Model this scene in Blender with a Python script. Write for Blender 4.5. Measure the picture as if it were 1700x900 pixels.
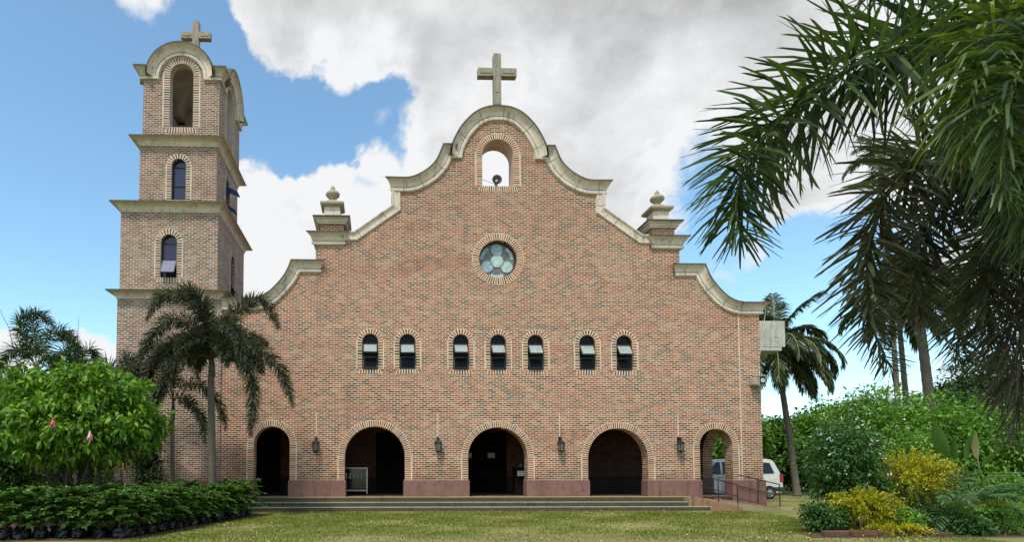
import bpy, bmesh, math, random
import numpy as np
from mathutils import Vector
from mathutils.geometry import tessellate_polygon

# ------------------------------------------------------------------ scene, camera, light
for o in list(bpy.data.objects):
    bpy.data.objects.remove(o)
scene = bpy.context.scene
C = scene.collection
random.seed(7)
RNG = np.random.default_rng(7)

F_PX, PPX, PPY = 1000.0, 655.0, 732.0          # focal length and principal point in 1700-px units
YAW, PITCH = math.atan(0.03), math.atan(0.045)
CAM = Vector((0.0, -23.25, 1.6))

cam_d = bpy.data.cameras.new('camera')
cam = bpy.data.objects.new('camera', cam_d)
C.objects.link(cam)
cam.location = CAM
cam.rotation_euler = (math.pi / 2 + PITCH, 0, -YAW)
cam_d.sensor_width = 36.0
cam_d.lens = 36.0 * F_PX / 1700.0
cam_d.shift_x = (850 - PPX) / 1700.0
cam_d.shift_y = (PPY - 450) / 1700.0
cam_d.clip_end = 3000
cam_d.clip_start = 0.05
scene.camera = cam

SUN_EL, SUN_AZ = math.radians(58), math.radians(-152)   # azimuth from +Y towards +X: behind the camera, from the left
sun_d = bpy.data.lights.new('sun', 'SUN')
sun_d.energy = 2.9
sun_d.angle = math.radians(9)
sun_d.color = (1.0, 0.95, 0.87)
sun = bpy.data.objects.new('sun', sun_d)
C.objects.link(sun)
sdir = Vector((math.sin(SUN_AZ) * math.cos(SUN_EL), math.cos(SUN_AZ) * math.cos(SUN_EL), math.sin(SUN_EL)))
sun.rotation_euler = (-sdir).to_track_quat('-Z', 'Y').to_euler()

scene.view_settings.view_transform = 'Standard'
scene.view_settings.look = 'None'
scene.view_settings.gamma = 1
scene.view_settings.exposure = 0.14
scene.view_settings.use_curve_mapping = False
scene.cycles.max_bounces = 6
scene.cycles.diffuse_bounces = 3
scene.cycles.transparent_max_bounces = 6
scene.cycles.use_denoising = True

_f = Vector((math.sin(YAW) * math.cos(PITCH), math.cos(YAW) * math.cos(PITCH), math.sin(PITCH)))
_r = Vector((math.cos(YAW), -math.sin(YAW), 0))
_u = _r.cross(_f)


def raydir(px, py):
    return _f + _r * ((px - PPX) / F_PX) + _u * ((PPY - py) / F_PX)


def at(px, py, Y=0.0):
    d = raydir(px, py)
    return CAM + d * ((Y - CAM.y) / d.y)


def xz(px, py, Y=0.0):
    p = at(px, py, Y)
    return (p.x, p.z)


# ------------------------------------------------------------------ node helpers
class NT:
    def __init__(self, tree):
        self.t = tree
        self.n = tree.nodes
        self.l = tree.links

    def new(self, typ, **kw):
        n = self.n.new(typ)
        for k, v in kw.items():
            setattr(n, k, v)
        return n

    def put(self, sock, val):
        if hasattr(val, 'is_output'):
            self.l.new(val, sock)
        else:
            sock.default_value = val

    def math(self, op, a, b=None, c=None, clamp=False):
        n = self.new('ShaderNodeMath', operation=op, use_clamp=clamp)
        self.put(n.inputs[0], a)
        if b is not None:
            self.put(n.inputs[1], b)
        if c is not None:
            self.put(n.inputs[2], c)
        return n.outputs[0]

    def vmath(self, op, a, b=None):
        n = self.new('ShaderNodeVectorMath', operation=op)
        self.put(n.inputs[0], a)
        if b is not None:
            self.put(n.inputs[1], b)
        return n.outputs['Value'] if op in ('DOT_PRODUCT', 'LENGTH') else n.outputs[0]

    def noise(self, vec, scale, detail=4, rough=0.55, dist=0.0):
        n = self.new('ShaderNodeTexNoise')
        if vec is not None:
            self.put(n.inputs['Vector'], vec)
        n.inputs['Scale'].default_value = scale
        n.inputs['Detail'].default_value = detail
        n.inputs['Roughness'].default_value = rough
        n.inputs['Distortion'].default_value = dist
        return n.outputs['Fac']

    def ramp(self, fac, stops, interp='LINEAR'):
        n = self.new('ShaderNodeValToRGB')
        cr = n.color_ramp
        cr.interpolation = interp
        while len(cr.elements) > len(stops):
            cr.elements.remove(cr.elements[-1])
        while len(cr.elements) < len(stops):
            cr.elements.new(0.5)
        for e, (p, c) in zip(cr.elements, stops):
            e.position = p
            e.color = (*c, 1) if len(c) == 3 else c
        self.put(n.inputs[0], fac)
        return n.outputs[0]

    def mix(self, fac, a, b, blend='MIX'):
        n = self.new('ShaderNodeMix', data_type='RGBA', blend_type=blend)
        self.put(n.inputs['Factor'], fac)
        for s, v in ((n.inputs[6], a), (n.inputs[7], b)):
            if isinstance(v, (tuple, list)):
                v = (*v, 1) if len(v) == 3 else v
            self.put(s, v)
        return n.outputs[2]

    def maprange(self, v, a, b, c=0.0, d=1.0, smooth=True):
        n = self.new('ShaderNodeMapRange')
        n.interpolation_type = 'SMOOTHSTEP' if smooth else 'LINEAR'
        self.put(n.inputs['Value'], v)
        for k, x in zip(('From Min', 'From Max', 'To Min', 'To Max'), (a, b, c, d)):
            n.inputs[k].default_value = x
        return n.outputs['Result']


def new_mat(name):
    m = bpy.data.materials.new(name)
    m.use_nodes = True
    t = NT(m.node_tree)
    bsdf = m.node_tree.nodes['Principled BSDF']
    return m, t, bsdf


def pos_of(t):
    return t.new('ShaderNodeNewGeometry').outputs['Position']


def bump(t, bsdf, h, strength=0.4, dist=0.01):
    b = t.new('ShaderNodeBump')
    b.inputs['Strength'].default_value = strength
    b.inputs['Distance'].default_value = dist
    t.put(b.inputs['Height'], h)
    t.put(bsdf.inputs['Normal'], b.outputs[0])


def lin(r, g, b):
    f = lambda c: (c / 255 / 12.92) if c / 255 <= 0.04045 else ((c / 255 + 0.055) / 1.055) ** 2.4
    return (f(r), f(g), f(b))


# ------------------------------------------------------------------ world
def build_world():
    w = bpy.data.worlds.new('World')
    scene.world = w
    w.use_nodes = True
    t = NT(w.node_tree)
    bg = t.n['Background']
    sky = t.new('ShaderNodeTexSky')
    sky.sky_type = 'NISHITA'
    sky.sun_disc = False
    sky.sun_elevation = SUN_EL
    sky.sun_rotation = SUN_AZ
    sky.air_density = 1.0
    sky.dust_density = 0.6
    sky.ozone_density = 2.0
    d = t.new('ShaderNodeTexCoord').outputs['Generated']
    d = t.vmath('NORMALIZE', d)

    w0 = t.new('ShaderNodeTexNoise')
    t.put(w0.inputs['Vector'], d)
    w0.inputs['Scale'].default_value = 6.0
    w0.inputs['Detail'].default_value = 7
    w0.inputs['Roughness'].default_value = 0.6
    dw = t.vmath('NORMALIZE', t.vmath('ADD', d, t.vmath('MULTIPLY', t.vmath('SUBTRACT', w0.outputs['Color'], (0.5, 0.5, 0.5)), (0.22, 0.22, 0.22))))

    def blob(px, py, r_out, r_in=0.0):
        c = raydir(px, py).normalized()
        dp = t.vmath('DOT_PRODUCT', dw, (c.x, c.y, c.z))
        return t.maprange(dp, math.cos(r_out / 1000.0), math.cos(r_in / 1000.0))

    st = t.vmath('MULTIPLY', d, (1.0, 1.0, 1.5))
    warp = t.new('ShaderNodeTexNoise')
    t.put(warp.inputs['Vector'], st)
    warp.inputs['Scale'].default_value = 5.0
    warp.inputs['Detail'].default_value = 3
    wv = t.vmath('MULTIPLY', t.vmath('SUBTRACT', warp.outputs['Color'], (0.5, 0.5, 0.5)), (0.10, 0.10, 0.10))
    st2 = t.vmath('ADD', st, wv)
    n1 = t.noise(st2, 3.2, 9, 0.58)
    n2 = t.noise(st2, 11.0, 6, 0.6)
    cov = t.math('ADD', t.math('MULTIPLY', n1, 1.0), t.math('MULTIPLY', n2, 0.42))
    cov = t.math('ADD', cov, -0.15)
    # (px, py, outer radius, weight): where cloud gathers (+) and where blue shows (-)
    for px, py, r, wgt in ((90, 330, 330, -0.55), (260, 150, 200, -0.16), (60, 120, 180, -0.18), (440, 160, 150, -0.40), (590, 195, 140, -0.48), (480, 225, 100, -0.30),
                           (600, 335, 55, -0.26), (1350, 370, 260, -0.34), (1130, 345, 120, -0.36), (1250, 400, 120, -0.25), (1330, 650, 200, -0.3), (1600, 500, 250, -0.16),
                           (900, 60, 420, 0.40), (1150, 130, 320, 0.30), (480, 400, 210, 0.42), (680, 290, 150, 0.24),
                           (570, 50, 150, 0.32), (440, 10, 90, 0.22), (640, 185, 90, -0.28), (345, 50, 80, -0.25), (220, 15, 90, 0.34), (60, 190, 70, 0.12), (120, 230, 40, 0.22), (440, 330, 130, 0.25), (650, 245, 90, 0.2), (1200, 440, 75, 0.42), (1080, 385, 60, 0.18),
                           (1500, 120, 300, 0.16), (155, 575, 60, 0.62), (0, 575, 60, 0.55), (1310, 360, 40, 0.2), (1620, 560, 150, 0.22), (1400, 600, 60, 0.25), (1600, 380, 120, 0.2), (1500, 700, 120, 0.2), (1440, 240, 110, 0.3)):
        cov = t.math('ADD', cov, t.math('MULTIPLY', blob(px, py, r), wgt))
    fac = t.maprange(cov, 0.46, 0.70)
    # cloud brightness: grey where thick, white at the edges and in the heaps
    g1 = t.noise(t.vmath('ADD', st2, (3.1, 1.7, 0.4)), 4.5, 8, 0.55)
    thick = t.maprange(cov, 0.62, 1.15)
    val = t.math('SUBTRACT', 0.83, t.math('MULTIPLY', thick, 0.16))
    val = t.math('ADD', val, t.math('MULTIPLY', t.math('SUBTRACT', g1, 0.5), 0.95))
    for px, py, r, wgt in ((900, 60, 380, -0.06), (480, 400, 190, 0.22), (1140, 190, 140, 0.16), (600, 90, 110, 0.20), (1200, 440, 80, 0.16), (155, 575, 60, 0.2), (1100, 30, 200, -0.08), (650, 270, 120, 0.12), (860, 260, 200, 0.14)):
        val = t.math('ADD', val, t.math('MULTIPLY', blob(px, py, r), wgt))
    n3 = t.noise(t.vmath('ADD', st2, (1.2, 5.0, 2.0)), 17.0, 6, 0.6)
    val = t.math('ADD', val, t.math('MULTIPLY', t.math('SUBTRACT', n3, 0.5), 0.34))
    val = t.math('MINIMUM', t.math('MAXIMUM', val, 0.44), 0.84)
    ccol = t.new('ShaderNodeCombineXYZ')
    t.put(ccol.inputs[0], t.math('MULTIPLY', val, 9.8))
    t.put(ccol.inputs[1], t.math('MULTIPLY', val, 9.95))
    t.put(ccol.inputs[2], t.math('MULTIPLY', val, 10.1))
    skyc = t.mix(1.0, sky.outputs[0], (2.0, 2.35, 2.2), 'MULTIPLY')
    col = t.mix(fac, skyc, ccol.outputs[0])
    t.put(bg.inputs['Color'], col)
    bg.inputs['Strength'].default_value = 0.1


build_world()

# ------------------------------------------------------------------ mesh helpers
class MB:
    def __init__(self):
        self.v = []
        self.f = []
        self.m = []

    def add(self, verts, faces, mi=0):
        o = len(self.v)
        self.v.extend([tuple(x) for x in verts])
        self.f.extend([tuple(i + o for i in f) for f in faces])
        self.m.extend([mi] * len(faces))
        return self

    def box(self, x0, x1, y0, y1, z0, z1, mi=0):
        return self.add([(x0, y0, z0), (x1, y0, z0), (x1, y1, z0), (x0, y1, z0), (x0, y0, z1), (x1, y0, z1), (x1, y1, z1), (x0, y1, z1)],
                        [(0, 3, 2, 1), (4, 5, 6, 7), (0, 1, 5, 4), (1, 2, 6, 5), (2, 3, 7, 6), (3, 0, 4, 7)], mi)

    def bar(self, a, b, w, h, mi=0, up=(0, 0, 1)):
        a, b = Vector(a), Vector(b)
        d = (b - a).normalized()
        up = Vector(up)
        if abs(d.dot(up)) > 0.98:
            up = Vector((0, 1, 0))
        s = d.cross(up).normalized()
        u = s.cross(d).normalized()
        vs = []
        for p in (a, b):
            for i, j in ((-1, -1), (1, -1), (1, 1), (-1, 1)):
                vs.append(p + s * (i * w / 2) + u * (j * h / 2))
        return self.add(vs, [(0, 1, 2, 3), (7, 6, 5, 4), (0, 4, 5, 1), (1, 5, 6, 2), (2, 6, 7, 3), (3, 7, 4, 0)], mi)

    def tube(self, pts, rad, seg=8, mi=0, cap=True):
        pts = [Vector(p) for p in pts]
        if not hasattr(rad, '__len__'):
            rad = [rad] * len(pts)
        rings = []
        ref = Vector((0.13, 0.97, 0.2))
        for i, p in enumerate(pts):
            d = (pts[min(i + 1, len(pts) - 1)] - pts[max(i - 1, 0)]).normalized()
            r_ = ref if abs(d.dot(ref)) < 0.9 else Vector((1, 0, 0))
            s = d.cross(r_).normalized()
            u = d.cross(s)
            rings.append([p + (s * math.cos(2 * math.pi * k / seg) + u * math.sin(2 * math.pi * k / seg)) * rad[i] for k in range(seg)])
        vs = [v for r_ in rings for v in r_]
        fs = []
        for i in range(len(pts) - 1):
            for k in range(seg):
                a, b = i * seg + k, i * seg + (k + 1) % seg
                fs.append((a, b, b + seg, a + seg))
        if cap:
            fs.append(tuple(range(seg)))
            fs.append(tuple((len(pts) - 1) * seg + k for k in range(seg)))
        return self.add(vs, fs, mi)

    def lathe(self, prof, cx, cy, seg=16, mi=0, rot=0.0):
        vs, fs = [], []
        for r_, z in prof:
            for k in range(seg):
                a = rot + 2 * math.pi * k / seg
                vs.append((cx + r_ * math.cos(a), cy + r_ * math.sin(a), z))
        for i in range(len(prof) - 1):
            for k in range(seg):
                a, b = i * seg + k, i * seg + (k + 1) % seg
                fs.append((a, b, b + seg, a + seg))
        fs.append(tuple(range(seg)))
        fs.append(tuple((len(prof) - 1) * seg + k for k in range(seg)))
        return self.add(vs, fs, mi)

    def plate(self, outer, holes, y0, y1, mi=0, axis='y', mi_hole=None):
        """2-D outline (a, z) with holes, extruded along y (or along x: axis='x')."""
        mi_hole = mi if mi_hole is None else mi_hole
        loops = [list(outer)] + [list(h) for h in holes]
        tri = tessellate_polygon([[Vector((p[0], p[1], 0)) for p in l] for l in loops])
        flat = [p for l in loops for p in l]
        n = len(flat)
        mk = (lambda p, y: (p[0], y, p[1])) if axis == 'y' else (lambda p, y: (y, p[0], p[1]))
        vs = [mk(p, y0) for p in flat] + [mk(p, y1) for p in flat]
        fs = [tuple(t_) for t_ in tri] + [tuple(i + n for i in t_[::-1]) for t_ in tri]
        self.add(vs, fs, mi)
        base = len(self.v) - 2 * n
        o = 0
        for li, l in enumerate(loops):
            k = len(l)
            for i in range(k):
                a, b = o + i, o + (i + 1) % k
                self.f.append((base + a, base + b, base + b + n, base + a + n))
                self.m.append(mi if li == 0 else mi_hole)
            o += k
        return self

    def build(self, name, mats, parent=None, smooth=False, recalc=True, bevel=0.0):
        me = bpy.data.meshes.new(name)
        me.from_pydata(self.v, [], self.f)
        if not isinstance(mats, (list, tuple)):
            mats = [mats]
        for m in mats:
            me.materials.append(m)
        me.polygons.foreach_set('material_index', self.m)
        if recalc:
            bm = bmesh.new()
            bm.from_mesh(me)
            bmesh.ops.recalc_face_normals(bm, faces=bm.faces)
            bm.to_mesh(me)
            bm.free()
        if smooth:
            me.polygons.foreach_set('use_smooth', [True] * len(me.polygons))
        me.update()
        return link(name, me, parent, bevel)


def root_of(o):
    while o.parent:
        o = o.parent
    return o


def link(name, me, parent=None, bevel=0.0):
    ob = bpy.data.objects.new(name, me)
    C.objects.link(ob)
    if parent is not None:
        ob.parent = parent
        if parent.type == 'EMPTY':
            ob.location = -parent.location
    if bevel:
        md = ob.modifiers.new('bevel', 'BEVEL')
        md.width = bevel
        md.segments = 2
        md.limit_method = 'ANGLE'
        md.angle_limit = math.radians(40)
    return ob


def np_mesh(name, V, tris, mats, parent=None, mi=None, smooth=False):
    V = np.ascontiguousarray(V, dtype=np.float32)
    T = np.ascontiguousarray(tris, dtype=np.int32)
    me = bpy.data.meshes.new(name)
    me.vertices.add(len(V))
    me.vertices.foreach_set('co', V.ravel())
    k = T.shape[1]
    me.loops.add(T.size)
    me.loops.foreach_set('vertex_index', T.ravel())
    me.polygons.add(len(T))
    me.polygons.foreach_set('loop_start', np.arange(0, T.size, k, dtype=np.int32))
    if not isinstance(mats, (list, tuple)):
        mats = [mats]
    for m in mats:
        me.materials.append(m)
    if mi is not None:
        me.polygons.foreach_set('material_index', np.asarray(mi, dtype=np.int32))
    me.update(calc_edges=True)
    me.validate()
    if smooth:
        me.polygons.foreach_set('use_smooth', [True] * len(me.polygons))
    return link(name, me, parent)


def thing(name, label, cat, loc=(0, 0, 0), group=None):
    o = bpy.data.objects.new(name, None)
    o.empty_display_size = 0.2
    C.objects.link(o)
    o.location = loc
    o['label'] = label
    o['category'] = cat
    if group:
        o['group'] = group
    return o


def tag(o, label, cat, group=None):
    o['label'] = label
    o['category'] = cat
    if group:
        o['group'] = group
    return o


def dup(root, loc, rotz=0.0, scale=1.0, label=None, group=None):
    r = root.copy()
    C.objects.link(r)
    r.location = loc
    r.rotation_euler = (0, 0, rotz)
    r.scale = (scale, scale, scale) if not hasattr(scale, '__len__') else scale
    if label:
        r['label'] = label
    if group:
        r['group'] = group
    for ch in list(root.children):
        c = ch.copy()
        C.objects.link(c)
        c.parent = r
        for g in list(ch.children):
            k = g.copy()
            C.objects.link(k)
            k.parent = c
    return r


def catmull(pts, k=5):
    pts = [Vector(p) for p in pts]
    out = []
    for i in range(len(pts) - 1):
        p0, p1, p2 = pts[max(i - 1, 0)], pts[i], pts[i + 1]
        p3 = pts[min(i + 2, len(pts) - 1)]
        for j in range(k):
            s = j / k
            out.append(0.5 * ((2 * p1) + (p2 - p0) * s + (2 * p0 - 5 * p1 + 4 * p2 - p3) * s * s + (3 * p1 - p0 - 3 * p2 + p3) * s ** 3))
    out.append(pts[-1])
    return out


# ------------------------------------------------------------------ materials
PAL_FACADE = [(0.0, lin(164, 84, 52)), (0.16, lin(178, 104, 68)), (0.30, lin(132, 66, 46)), (0.44, lin(186, 126, 88)), (0.54, lin(116, 70, 52)),
              (0.65, lin(84, 64, 54)), (0.72, lin(176, 86, 46)), (0.84, lin(66, 52, 46)), (0.91, lin(154, 94, 64))]
PAL_TOWER = [(0.0, lin(140, 90, 70)), (0.16, lin(156, 110, 86)), (0.30, lin(114, 76, 60)), (0.44, lin(160, 122, 98)), (0.56, lin(98, 74, 64)),
             (0.68, lin(88, 70, 60)), (0.77, lin(154, 86, 58)), (0.88, lin(70, 58, 52)), (0.94, lin(164, 130, 106))]
MORTAR_F, MORTAR_T = lin(226, 209, 180), lin(220, 207, 184)


def brick_mat(name, pal, mortar, island=False, bw=0.235, rh=0.0765, gain=1.0, wet=0.0):
    m, t, b = new_mat(name)
    p = pos_of(t)
    big = t.noise(p, 0.45, 5, 0.6)
    mid = t.noise(p, 2.3, 4, 0.6)
    fine = t.noise(p, 45.0, 3, 0.6)
    if island:
        g = t.new('ShaderNodeNewGeometry')
        rnd = g.outputs['Random Per Island']
        fac = None
    else:
        g = t.new('ShaderNodeNewGeometry')
        sp = t.new('ShaderNodeSeparateXYZ')
        t.put(sp.inputs[0], p)
        sn = t.new('ShaderNodeSeparateXYZ')
        t.put(sn.inputs[0], g.outputs['True Normal'])
        side = t.math('GREATER_THAN', t.math('ABSOLUTE', sn.outputs[0]), 0.72)
        mx = t.new('ShaderNodeMix', data_type='FLOAT')
        t.put(mx.inputs[0], side)
        t.put(mx.inputs[2], sp.outputs[0])
        t.put(mx.inputs[3], sp.outputs[1])
        wob = t.noise(p, 3.0, 2, 0.5)
        cb = t.new('ShaderNodeCombineXYZ')
        t.put(cb.inputs[0], t.math('ADD', mx.outputs[0], t.math('MULTIPLY', wob, 0.03)))
        t.put(cb.inputs[1], t.math('ADD', sp.outputs[2], t.math('MULTIPLY', wob, 0.014)))
        bt = t.new('ShaderNodeTexBrick')
        bt.offset = 0.5
        t.put(bt.inputs['Vector'], cb.outputs[0])
        bt.inputs['Color1'].default_value = (0, 0, 0, 1)
        bt.inputs['Color2'].default_value = (1, 1, 1, 1)
        bt.inputs['Mortar'].default_value = (0.5, 0.5, 0.5, 1)
        bt.inputs['Scale'].default_value = 1.0
        bt.inputs['Mortar Size'].default_value = 0.0118
        bt.inputs['Mortar Smooth'].default_value = 0.12
        bt.inputs['Bias'].default_value = 0.0
        bt.inputs['Brick Width'].default_value = bw
        bt.inputs['Row Height'].default_value = rh
        sc2 = t.new('ShaderNodeSeparateXYZ')
        t.put(sc2.inputs[0], cb.outputs[0])
        row = t.math('FLOOR', t.math('DIVIDE', sc2.outputs[1], rh))
        even = t.math('SUBTRACT', 1.0, t.math('FLOORED_MODULO', row, 2.0))
        colm = t.math('FLOOR', t.math('DIVIDE', t.math('ADD', sc2.outputs[0], t.math('MULTIPLY', even, bw * .5)), bw))
        wn = t.new('ShaderNodeTexWhiteNoise')
        wn.noise_dimensions = '2D'
        cw = t.new('ShaderNodeCombineXYZ')
        t.put(cw.inputs[0], t.math('ADD', colm, 311.5))
        t.put(cw.inputs[1], t.math('ADD', row, 127.5))
        t.put(wn.inputs['Vector'], cw.outputs[0])
        rnd = wn.outputs['Value']
        fac = bt.outputs['Fac']
    col = t.ramp(rnd, [(a_, tuple(x * 0.95 for x in c_)) for a_, c_ in pal], 'CONSTANT')
    # soft regional drift in the firing of the bricks, and per-brick grain
    col = t.mix(t.maprange(big, 0.45, 0.72, 0.0, 0.12), col, lin(176, 128, 96))
    col = t.mix(t.maprange(mid, 0.52, 0.80, 0.0, 0.35), col, lin(128, 66, 44))
    col = t.mix(0.35, col, t.ramp(fine, [(0.2, (0.35, 0.35, 0.35)), (0.8, (1.0, 1.0, 1.0))]), 'MULTIPLY')
    if fac is not None:
        mcol = t.mix(t.maprange(mid, 0.35, 0.75), mortar, tuple(c * 0.72 for c in mortar))
        # mortar smeared thicker over some patches
        smear = t.maprange(t.noise(p, 0.9, 6, 0.62), 0.54, 0.78, 0.0, 0.24)
        fac2 = t.math('MAXIMUM', fac, smear)
        col = t.mix(fac2, col, mcol)
        bump(t, b, t.math('ADD', t.math('MULTIPLY', fac, -1.0), t.math('MULTIPLY', fine, 0.3)), 0.7, 0.012)
    else:
        bump(t, b, fine, 0.4, 0.006)
    if fac is not None:
        batch = t.noise(t.vmath('MULTIPLY', p, (0.16, 0.16, 0.9)), 1.0, 4, 0.6)
        col = t.mix(t.maprange(batch, 0.50, 0.72, 0.0, 0.30), col, lin(150, 74, 44), 'MIX')
        pale = t.noise(t.vmath('ADD', t.vmath('MULTIPLY', p, (0.35, 0.35, 0.7)), (7.3, 2.1, 4.0)), 1.0, 6, 0.65)
        col = t.mix(t.maprange(pale, 0.54, 0.74, 0.0, 0.20), col, lin(200, 178, 146))
        sz = t.new('ShaderNodeSeparateXYZ')
        t.put(sz.inputs[0], p)
        damp = t.math('MULTIPLY', t.maprange(t.math('ADD', sz.outputs[2], t.math('MULTIPLY', mid, -1.4)), 0.2, 1.2, 0.45, 0.0), 1.0)
        col = t.mix(damp, col, lin(84, 70, 58))
        # light falling off up the wall painted as darker brick, with some rain-washed dirt
        shade_grime = t.maprange(t.math('ADD', sz.outputs[2], t.math('MULTIPLY', big, 6.0)), 8.0, 17.0, 0.0, 0.22)
        col = t.mix(shade_grime, col, lin(104, 76, 62))
    # grey-black weather streaks that run down the wall
    stv = t.vmath('MULTIPLY', p, (2.4, 2.4, 0.16))
    streak = t.maprange(t.noise(stv, 1.0, 6, 0.62), 0.56, 0.76, 0.0, 0.36)
    col = t.mix(streak, col, lin(86, 68, 56))
    t.put(b.inputs['Base Color'], col)
    b.inputs['Roughness'].default_value = 0.9
    return m


def stone_mat(name, base, dark, amount=0.5, scale=1.0, rough=0.9, streaks=True, bumpy=0.3):
    m, t, b = new_mat(name)
    p = pos_of(t)
    n1 = t.noise(p, 1.3 * scale, 6, 0.65)
    n2 = t.noise(p, 9.0 * scale, 5, 0.65)
    n3 = t.noise(p, 60.0, 3, 0.6)
    col = t.mix(t.maprange(n1, 0.35, 0.7), base, tuple(c * 0.78 for c in base))
    col = t.mix(t.maprange(n2, 0.56, 0.70, 0.0, amount), col, dark)
    if streaks:
        st = t.noise(t.vmath('MULTIPLY', p, (5.0, 5.0, 0.5)), 1.0, 5, 0.65)
        col = t.mix(t.maprange(st, 0.54, 0.74, 0.0, amount * 0.9), col, dark)
    col = t.mix(0.25, col, t.ramp(n3, [(0.2, (0.4, 0.4, 0.4)), (0.8, (1, 1, 1))]), 'MULTIPLY')
    t.put(b.inputs['Base Color'], col)
    b.inputs['Roughness'].default_value = rough
    bump(t, b, t.math('ADD', n2, t.math('MULTIPLY', n3, 0.4)), bumpy, 0.012)
    return m


def plain(name, col, rough=0.6, metal=0.0, var=0.15, spec=0.5):
    m, t, b = new_mat(name)
    p = pos_of(t)
    n = t.noise(p, 7.0, 4, 0.6)
    c = t.mix(t.maprange(n, 0.3, 0.7), tuple(x * (1 - var) for x in col), tuple(min(1, x * (1 + var)) for x in col))
    t.put(b.inputs['Base Color'], c)
    b.inputs['Roughness'].default_value = rough
    b.inputs['Metallic'].default_value = metal
    b.inputs['Specular IOR Level'].default_value = spec
    return m


def leaf_mat(name, cols, rough=0.5, trans=0.25, spec=0.3, tint=None):
    """leaf: colour varies from leaf to leaf; lets a little light through."""
    m, t, b = new_mat(name)
    g = t.new('ShaderNodeNewGeometry')
    r = g.outputs['Random Per Island']
    n = t.noise(pos_of(t), 1.1, 3, 0.5)
    k = len(cols)
    col = t.ramp(t.math('ADD', t.math('MULTIPLY', r, 0.75), t.math('MULTIPLY', t.math('SUBTRACT', n, 0.5), 0.8), clamp=True),
                 [(i / (k - 1) if k > 1 else 0, c) for i, c in enumerate(cols)])
    t.put(b.inputs['Base Color'], col)
    b.inputs['Roughness'].default_value = rough
    b.inputs['Specular IOR Level'].default_value = spec
    tr = t.new('ShaderNodeBsdfTranslucent')
    t.put(tr.inputs[0], t.mix(1.0, col, (1.3, 1.4, 0.6), 'MULTIPLY'))
    mx = t.new('ShaderNodeMixShader')
    mx.inputs[0].default_value = trans
    out = t.n['Material Output']
    t.l.new(b.outputs[0], mx.inputs[1])
    t.l.new(tr.outputs[0], mx.inputs[2])
    t.l.new(mx.outputs[0], out.inputs[0])
    return m


M = {}
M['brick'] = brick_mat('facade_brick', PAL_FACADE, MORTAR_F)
M['brick_ring'] = brick_mat('facade_ring_brick', PAL_FACADE, MORTAR_F, island=True)
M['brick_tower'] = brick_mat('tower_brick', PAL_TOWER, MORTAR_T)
M['brick_tower_ring'] = brick_mat('tower_ring_brick', PAL_TOWER, MORTAR_T, island=True)
M['mortar'] = stone_mat('mortar', MORTAR_F, tuple(c * 0.6 for c in MORTAR_F), 0.4)
M['mortar_tower'] = stone_mat('tower_mortar', MORTAR_T, tuple(c * 0.6 for c in MORTAR_T), 0.4)
M['cornice'] = stone_mat('cornice_stone', lin(226, 209, 188), lin(94, 85, 76), 0.75)
M['lip'] = stone_mat('weathered_lip', lin(96, 90, 72), lin(52, 48, 40), 0.8)
M['cross'] = stone_mat('cross_stone', lin(164, 152, 132), lin(62, 58, 50), 0.85, 1.6)
M['urn'] = stone_mat('urn_stone', lin(176, 163, 138), lin(92, 86, 70), 0.6)
M['plinth'] = stone_mat('plinth_paint', lin(140, 103, 93), lin(84, 64, 58), 0.85)
M['concrete'] = stone_mat('old_concrete', lin(86, 80, 64), lin(36, 34, 27), 0.95, 1.6)
M['nosing'] = stone_mat('step_nosing', lin(186, 180, 138), lin(116, 112, 84), 0.5)
M['ochre'] = stone_mat('ochre_tile', lin(186, 160, 84), lin(120, 100, 58), 0.5)
M['ramp_wall'] = stone_mat('ramp_render', lin(158, 122, 92), lin(78, 58, 44), 0.85, 0.8, bumpy=0.9)
M['ramp_top'] = stone_mat('ramp_concrete', lin(166, 150, 122), lin(120, 106, 86), 0.4)
M['plaster'] = stone_mat('niche_plaster', lin(206, 176, 154), lin(160, 136, 118), 0.3)
M['belfry_plaster'] = stone_mat('belfry_plaster', lin(196, 180, 172), lin(120, 110, 106), 0.4)
M['whitewash'] = stone_mat('whitewash', lin(196, 194, 178), lin(96, 96, 84), 0.75)
M['roof'] = stone_mat('roof_sheet', lin(110, 74, 62), lin(70, 52, 46), 0.5)
M['porch_brick_shaded'] = brick_mat('porch_brick_shaded', [(a, tuple(x * 0.4 for x in c)) for a, c in PAL_FACADE], tuple(c * 0.16 for c in MORTAR_F))  # facade brick darkened: the shade inside the porch is painted into the colour
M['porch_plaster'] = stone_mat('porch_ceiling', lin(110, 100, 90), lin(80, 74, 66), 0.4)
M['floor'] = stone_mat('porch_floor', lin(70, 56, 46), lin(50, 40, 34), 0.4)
M['door'] = plain('dark_wood', (0.010, 0.007, 0.006), 0.8, 0, .15, .1)
M['black'] = plain('black_metal', (0.012, 0.012, 0.013), 0.45)
M['rail'] = plain('rail_paint', (0.03, 0.022, 0.02), 0.5)
M['frame'] = plain('window_frame', (0.012, 0.011, 0.012), 0.5)
M['grey'] = plain('grey_metal', (0.16, 0.16, 0.155), 0.5)
M['alu'] = plain('aluminium', (0.5, 0.5, 0.47), 0.35, 0.6)
M['paper'] = plain('paper', (0.6, 0.6, 0.57), 0.8)
M['white_plastic'] = plain('white_plastic', (0.7, 0.69, 0.64), 0.5)
M['beige'] = plain('beige_case', (0.42, 0.37, 0.27), 0.6)
M['lens'] = plain('lens', (0.75, 0.75, 0.72), 0.15)
M['tyre'] = plain('tyre', (0.015, 0.015, 0.015), 0.85)
M['rim'] = plain('rim', (0.35, 0.35, 0.35), 0.35, 0.7)
M['van'] = plain('van_paint', (0.62, 0.62, 0.56), 0.3, 0.0, 0.03)
M['van_trim'] = plain('van_trim', (0.03, 0.03, 0.032), 0.5)
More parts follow.
